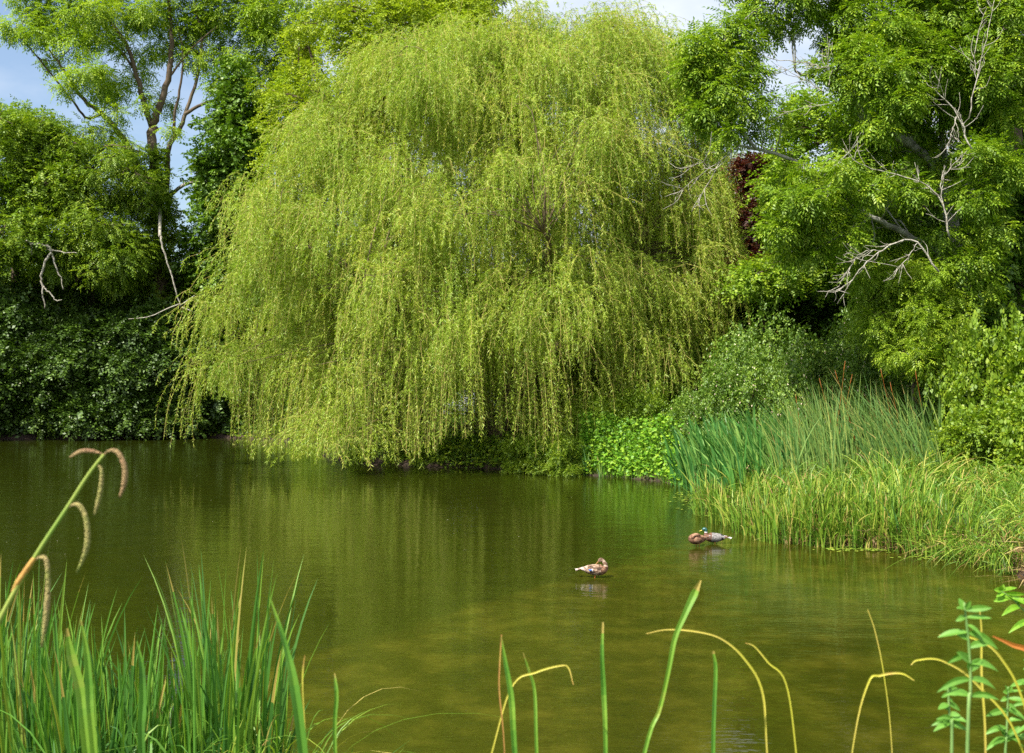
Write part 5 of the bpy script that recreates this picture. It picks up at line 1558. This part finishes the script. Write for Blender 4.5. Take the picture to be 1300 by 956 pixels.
# ------------------------------------------------------------------ world, sun, camera
SUN_EL = math.radians(53)
sd = np.array([-0.56, -0.54]); sd = sd / np.linalg.norm(sd)       # horizontal direction towards the sun
to_sun = Vector((sd[0] * math.cos(SUN_EL), sd[1] * math.cos(SUN_EL), math.sin(SUN_EL)))
world = bpy.data.worlds.new('World'); scn.world = world; world.use_nodes = True
nt = world.node_tree
for n_ in list(nt.nodes): nt.nodes.remove(n_)
N, L = nt.nodes, nt.links
sky = N.new('ShaderNodeTexSky'); sky.sky_type = 'NISHITA'; sky.sun_disc = False
sky.sun_elevation = SUN_EL
sky.sun_rotation = math.atan2(sd[0], sd[1])
sky.air_density = 1.0; sky.dust_density = 2.2; sky.ozone_density = 1.2
bg1 = N.new('ShaderNodeBackground'); bg1.inputs['Strength'].default_value = 0.12
L.new(sky.outputs[0], bg1.inputs['Color'])
bg2 = N.new('ShaderNodeBackground'); bg2.inputs['Color'].default_value = (0.86, 0.91, 1.0, 1); bg2.inputs['Strength'].default_value = 0.68
tc = N.new('ShaderNodeTexCoord')
mp = N.new('ShaderNodeMapping'); mp.inputs['Scale'].default_value = (1.0, 1.0, 2.2); mp.inputs['Location'].default_value = (0.35, 0.0, 0.1)
L.new(tc.outputs['Generated'], mp.inputs[0])
nz = N.new('ShaderNodeTexNoise'); nz.inputs['Scale'].default_value = 2.2; nz.inputs['Detail'].default_value = 9; nz.inputs['Roughness'].default_value = 0.55
L.new(mp.outputs[0], nz.inputs['Vector'])
sxyz = N.new('ShaderNodeSeparateXYZ'); L.new(tc.outputs['Generated'], sxyz.inputs[0])
ad = N.new('ShaderNodeMath'); ad.operation = 'MULTIPLY_ADD'; ad.inputs[1].default_value = 0.55
L.new(sxyz.outputs['X'], ad.inputs[0]); L.new(nz.outputs['Fac'], ad.inputs[2])
mr = N.new('ShaderNodeMapRange'); mr.inputs[1].default_value = 0.34; mr.inputs[2].default_value = 0.62
L.new(ad.outputs[0], mr.inputs[0])
ms = N.new('ShaderNodeMixShader'); L.new(mr.outputs[0], ms.inputs[0]); L.new(bg1.outputs[0], ms.inputs[1]); L.new(bg2.outputs[0], ms.inputs[2])
wo = N.new('ShaderNodeOutputWorld'); L.new(ms.outputs[0], wo.inputs[0])

sl = bpy.data.lights.new('sun', 'SUN'); sl.energy = 5.0; sl.angle = math.radians(0.5); sl.color = (1.0, 0.95, 0.86)
so_ = bpy.data.objects.new('sun', sl); COL.objects.link(so_)
so_.rotation_euler = to_sun.to_track_quat('Z', 'Y').to_euler()
so_.location = (-20, -10, 40)

cam = bpy.data.cameras.new('camera')
cam.sensor_width = 36; cam.sensor_fit = 'HORIZONTAL'
cam.lens = 36 * F / 1300
cam.clip_start = 0.05; cam.clip_end = 2000
cam.dof.use_dof = True; cam.dof.focus_distance = 28; cam.dof.aperture_fstop = 8
co_ = bpy.data.objects.new('camera', cam); COL.objects.link(co_)
co_.location = (0, 0, CH); co_.rotation_euler = (math.radians(90), 0, 0)
scn.camera = co_

scn.view_settings.view_transform = 'Standard'
scn.view_settings.look = 'None'
scn.view_settings.exposure = 0.8
scn.view_settings.gamma = 1.0
scn.render.engine = 'CYCLES'
cy = scn.cycles
cy.max_bounces = 6; cy.diffuse_bounces = 3; cy.glossy_bounces = 3; cy.transmission_bounces = 3; cy.transparent_max_bounces = 4
cy.caustics_reflective = False; cy.caustics_refractive = False
cy.use_denoising = False
cy.sample_clamp_indirect = 4
tot = sum(len(o.data.polygons) for o in COL.objects if o.type == 'MESH')
print('total polys', tot)
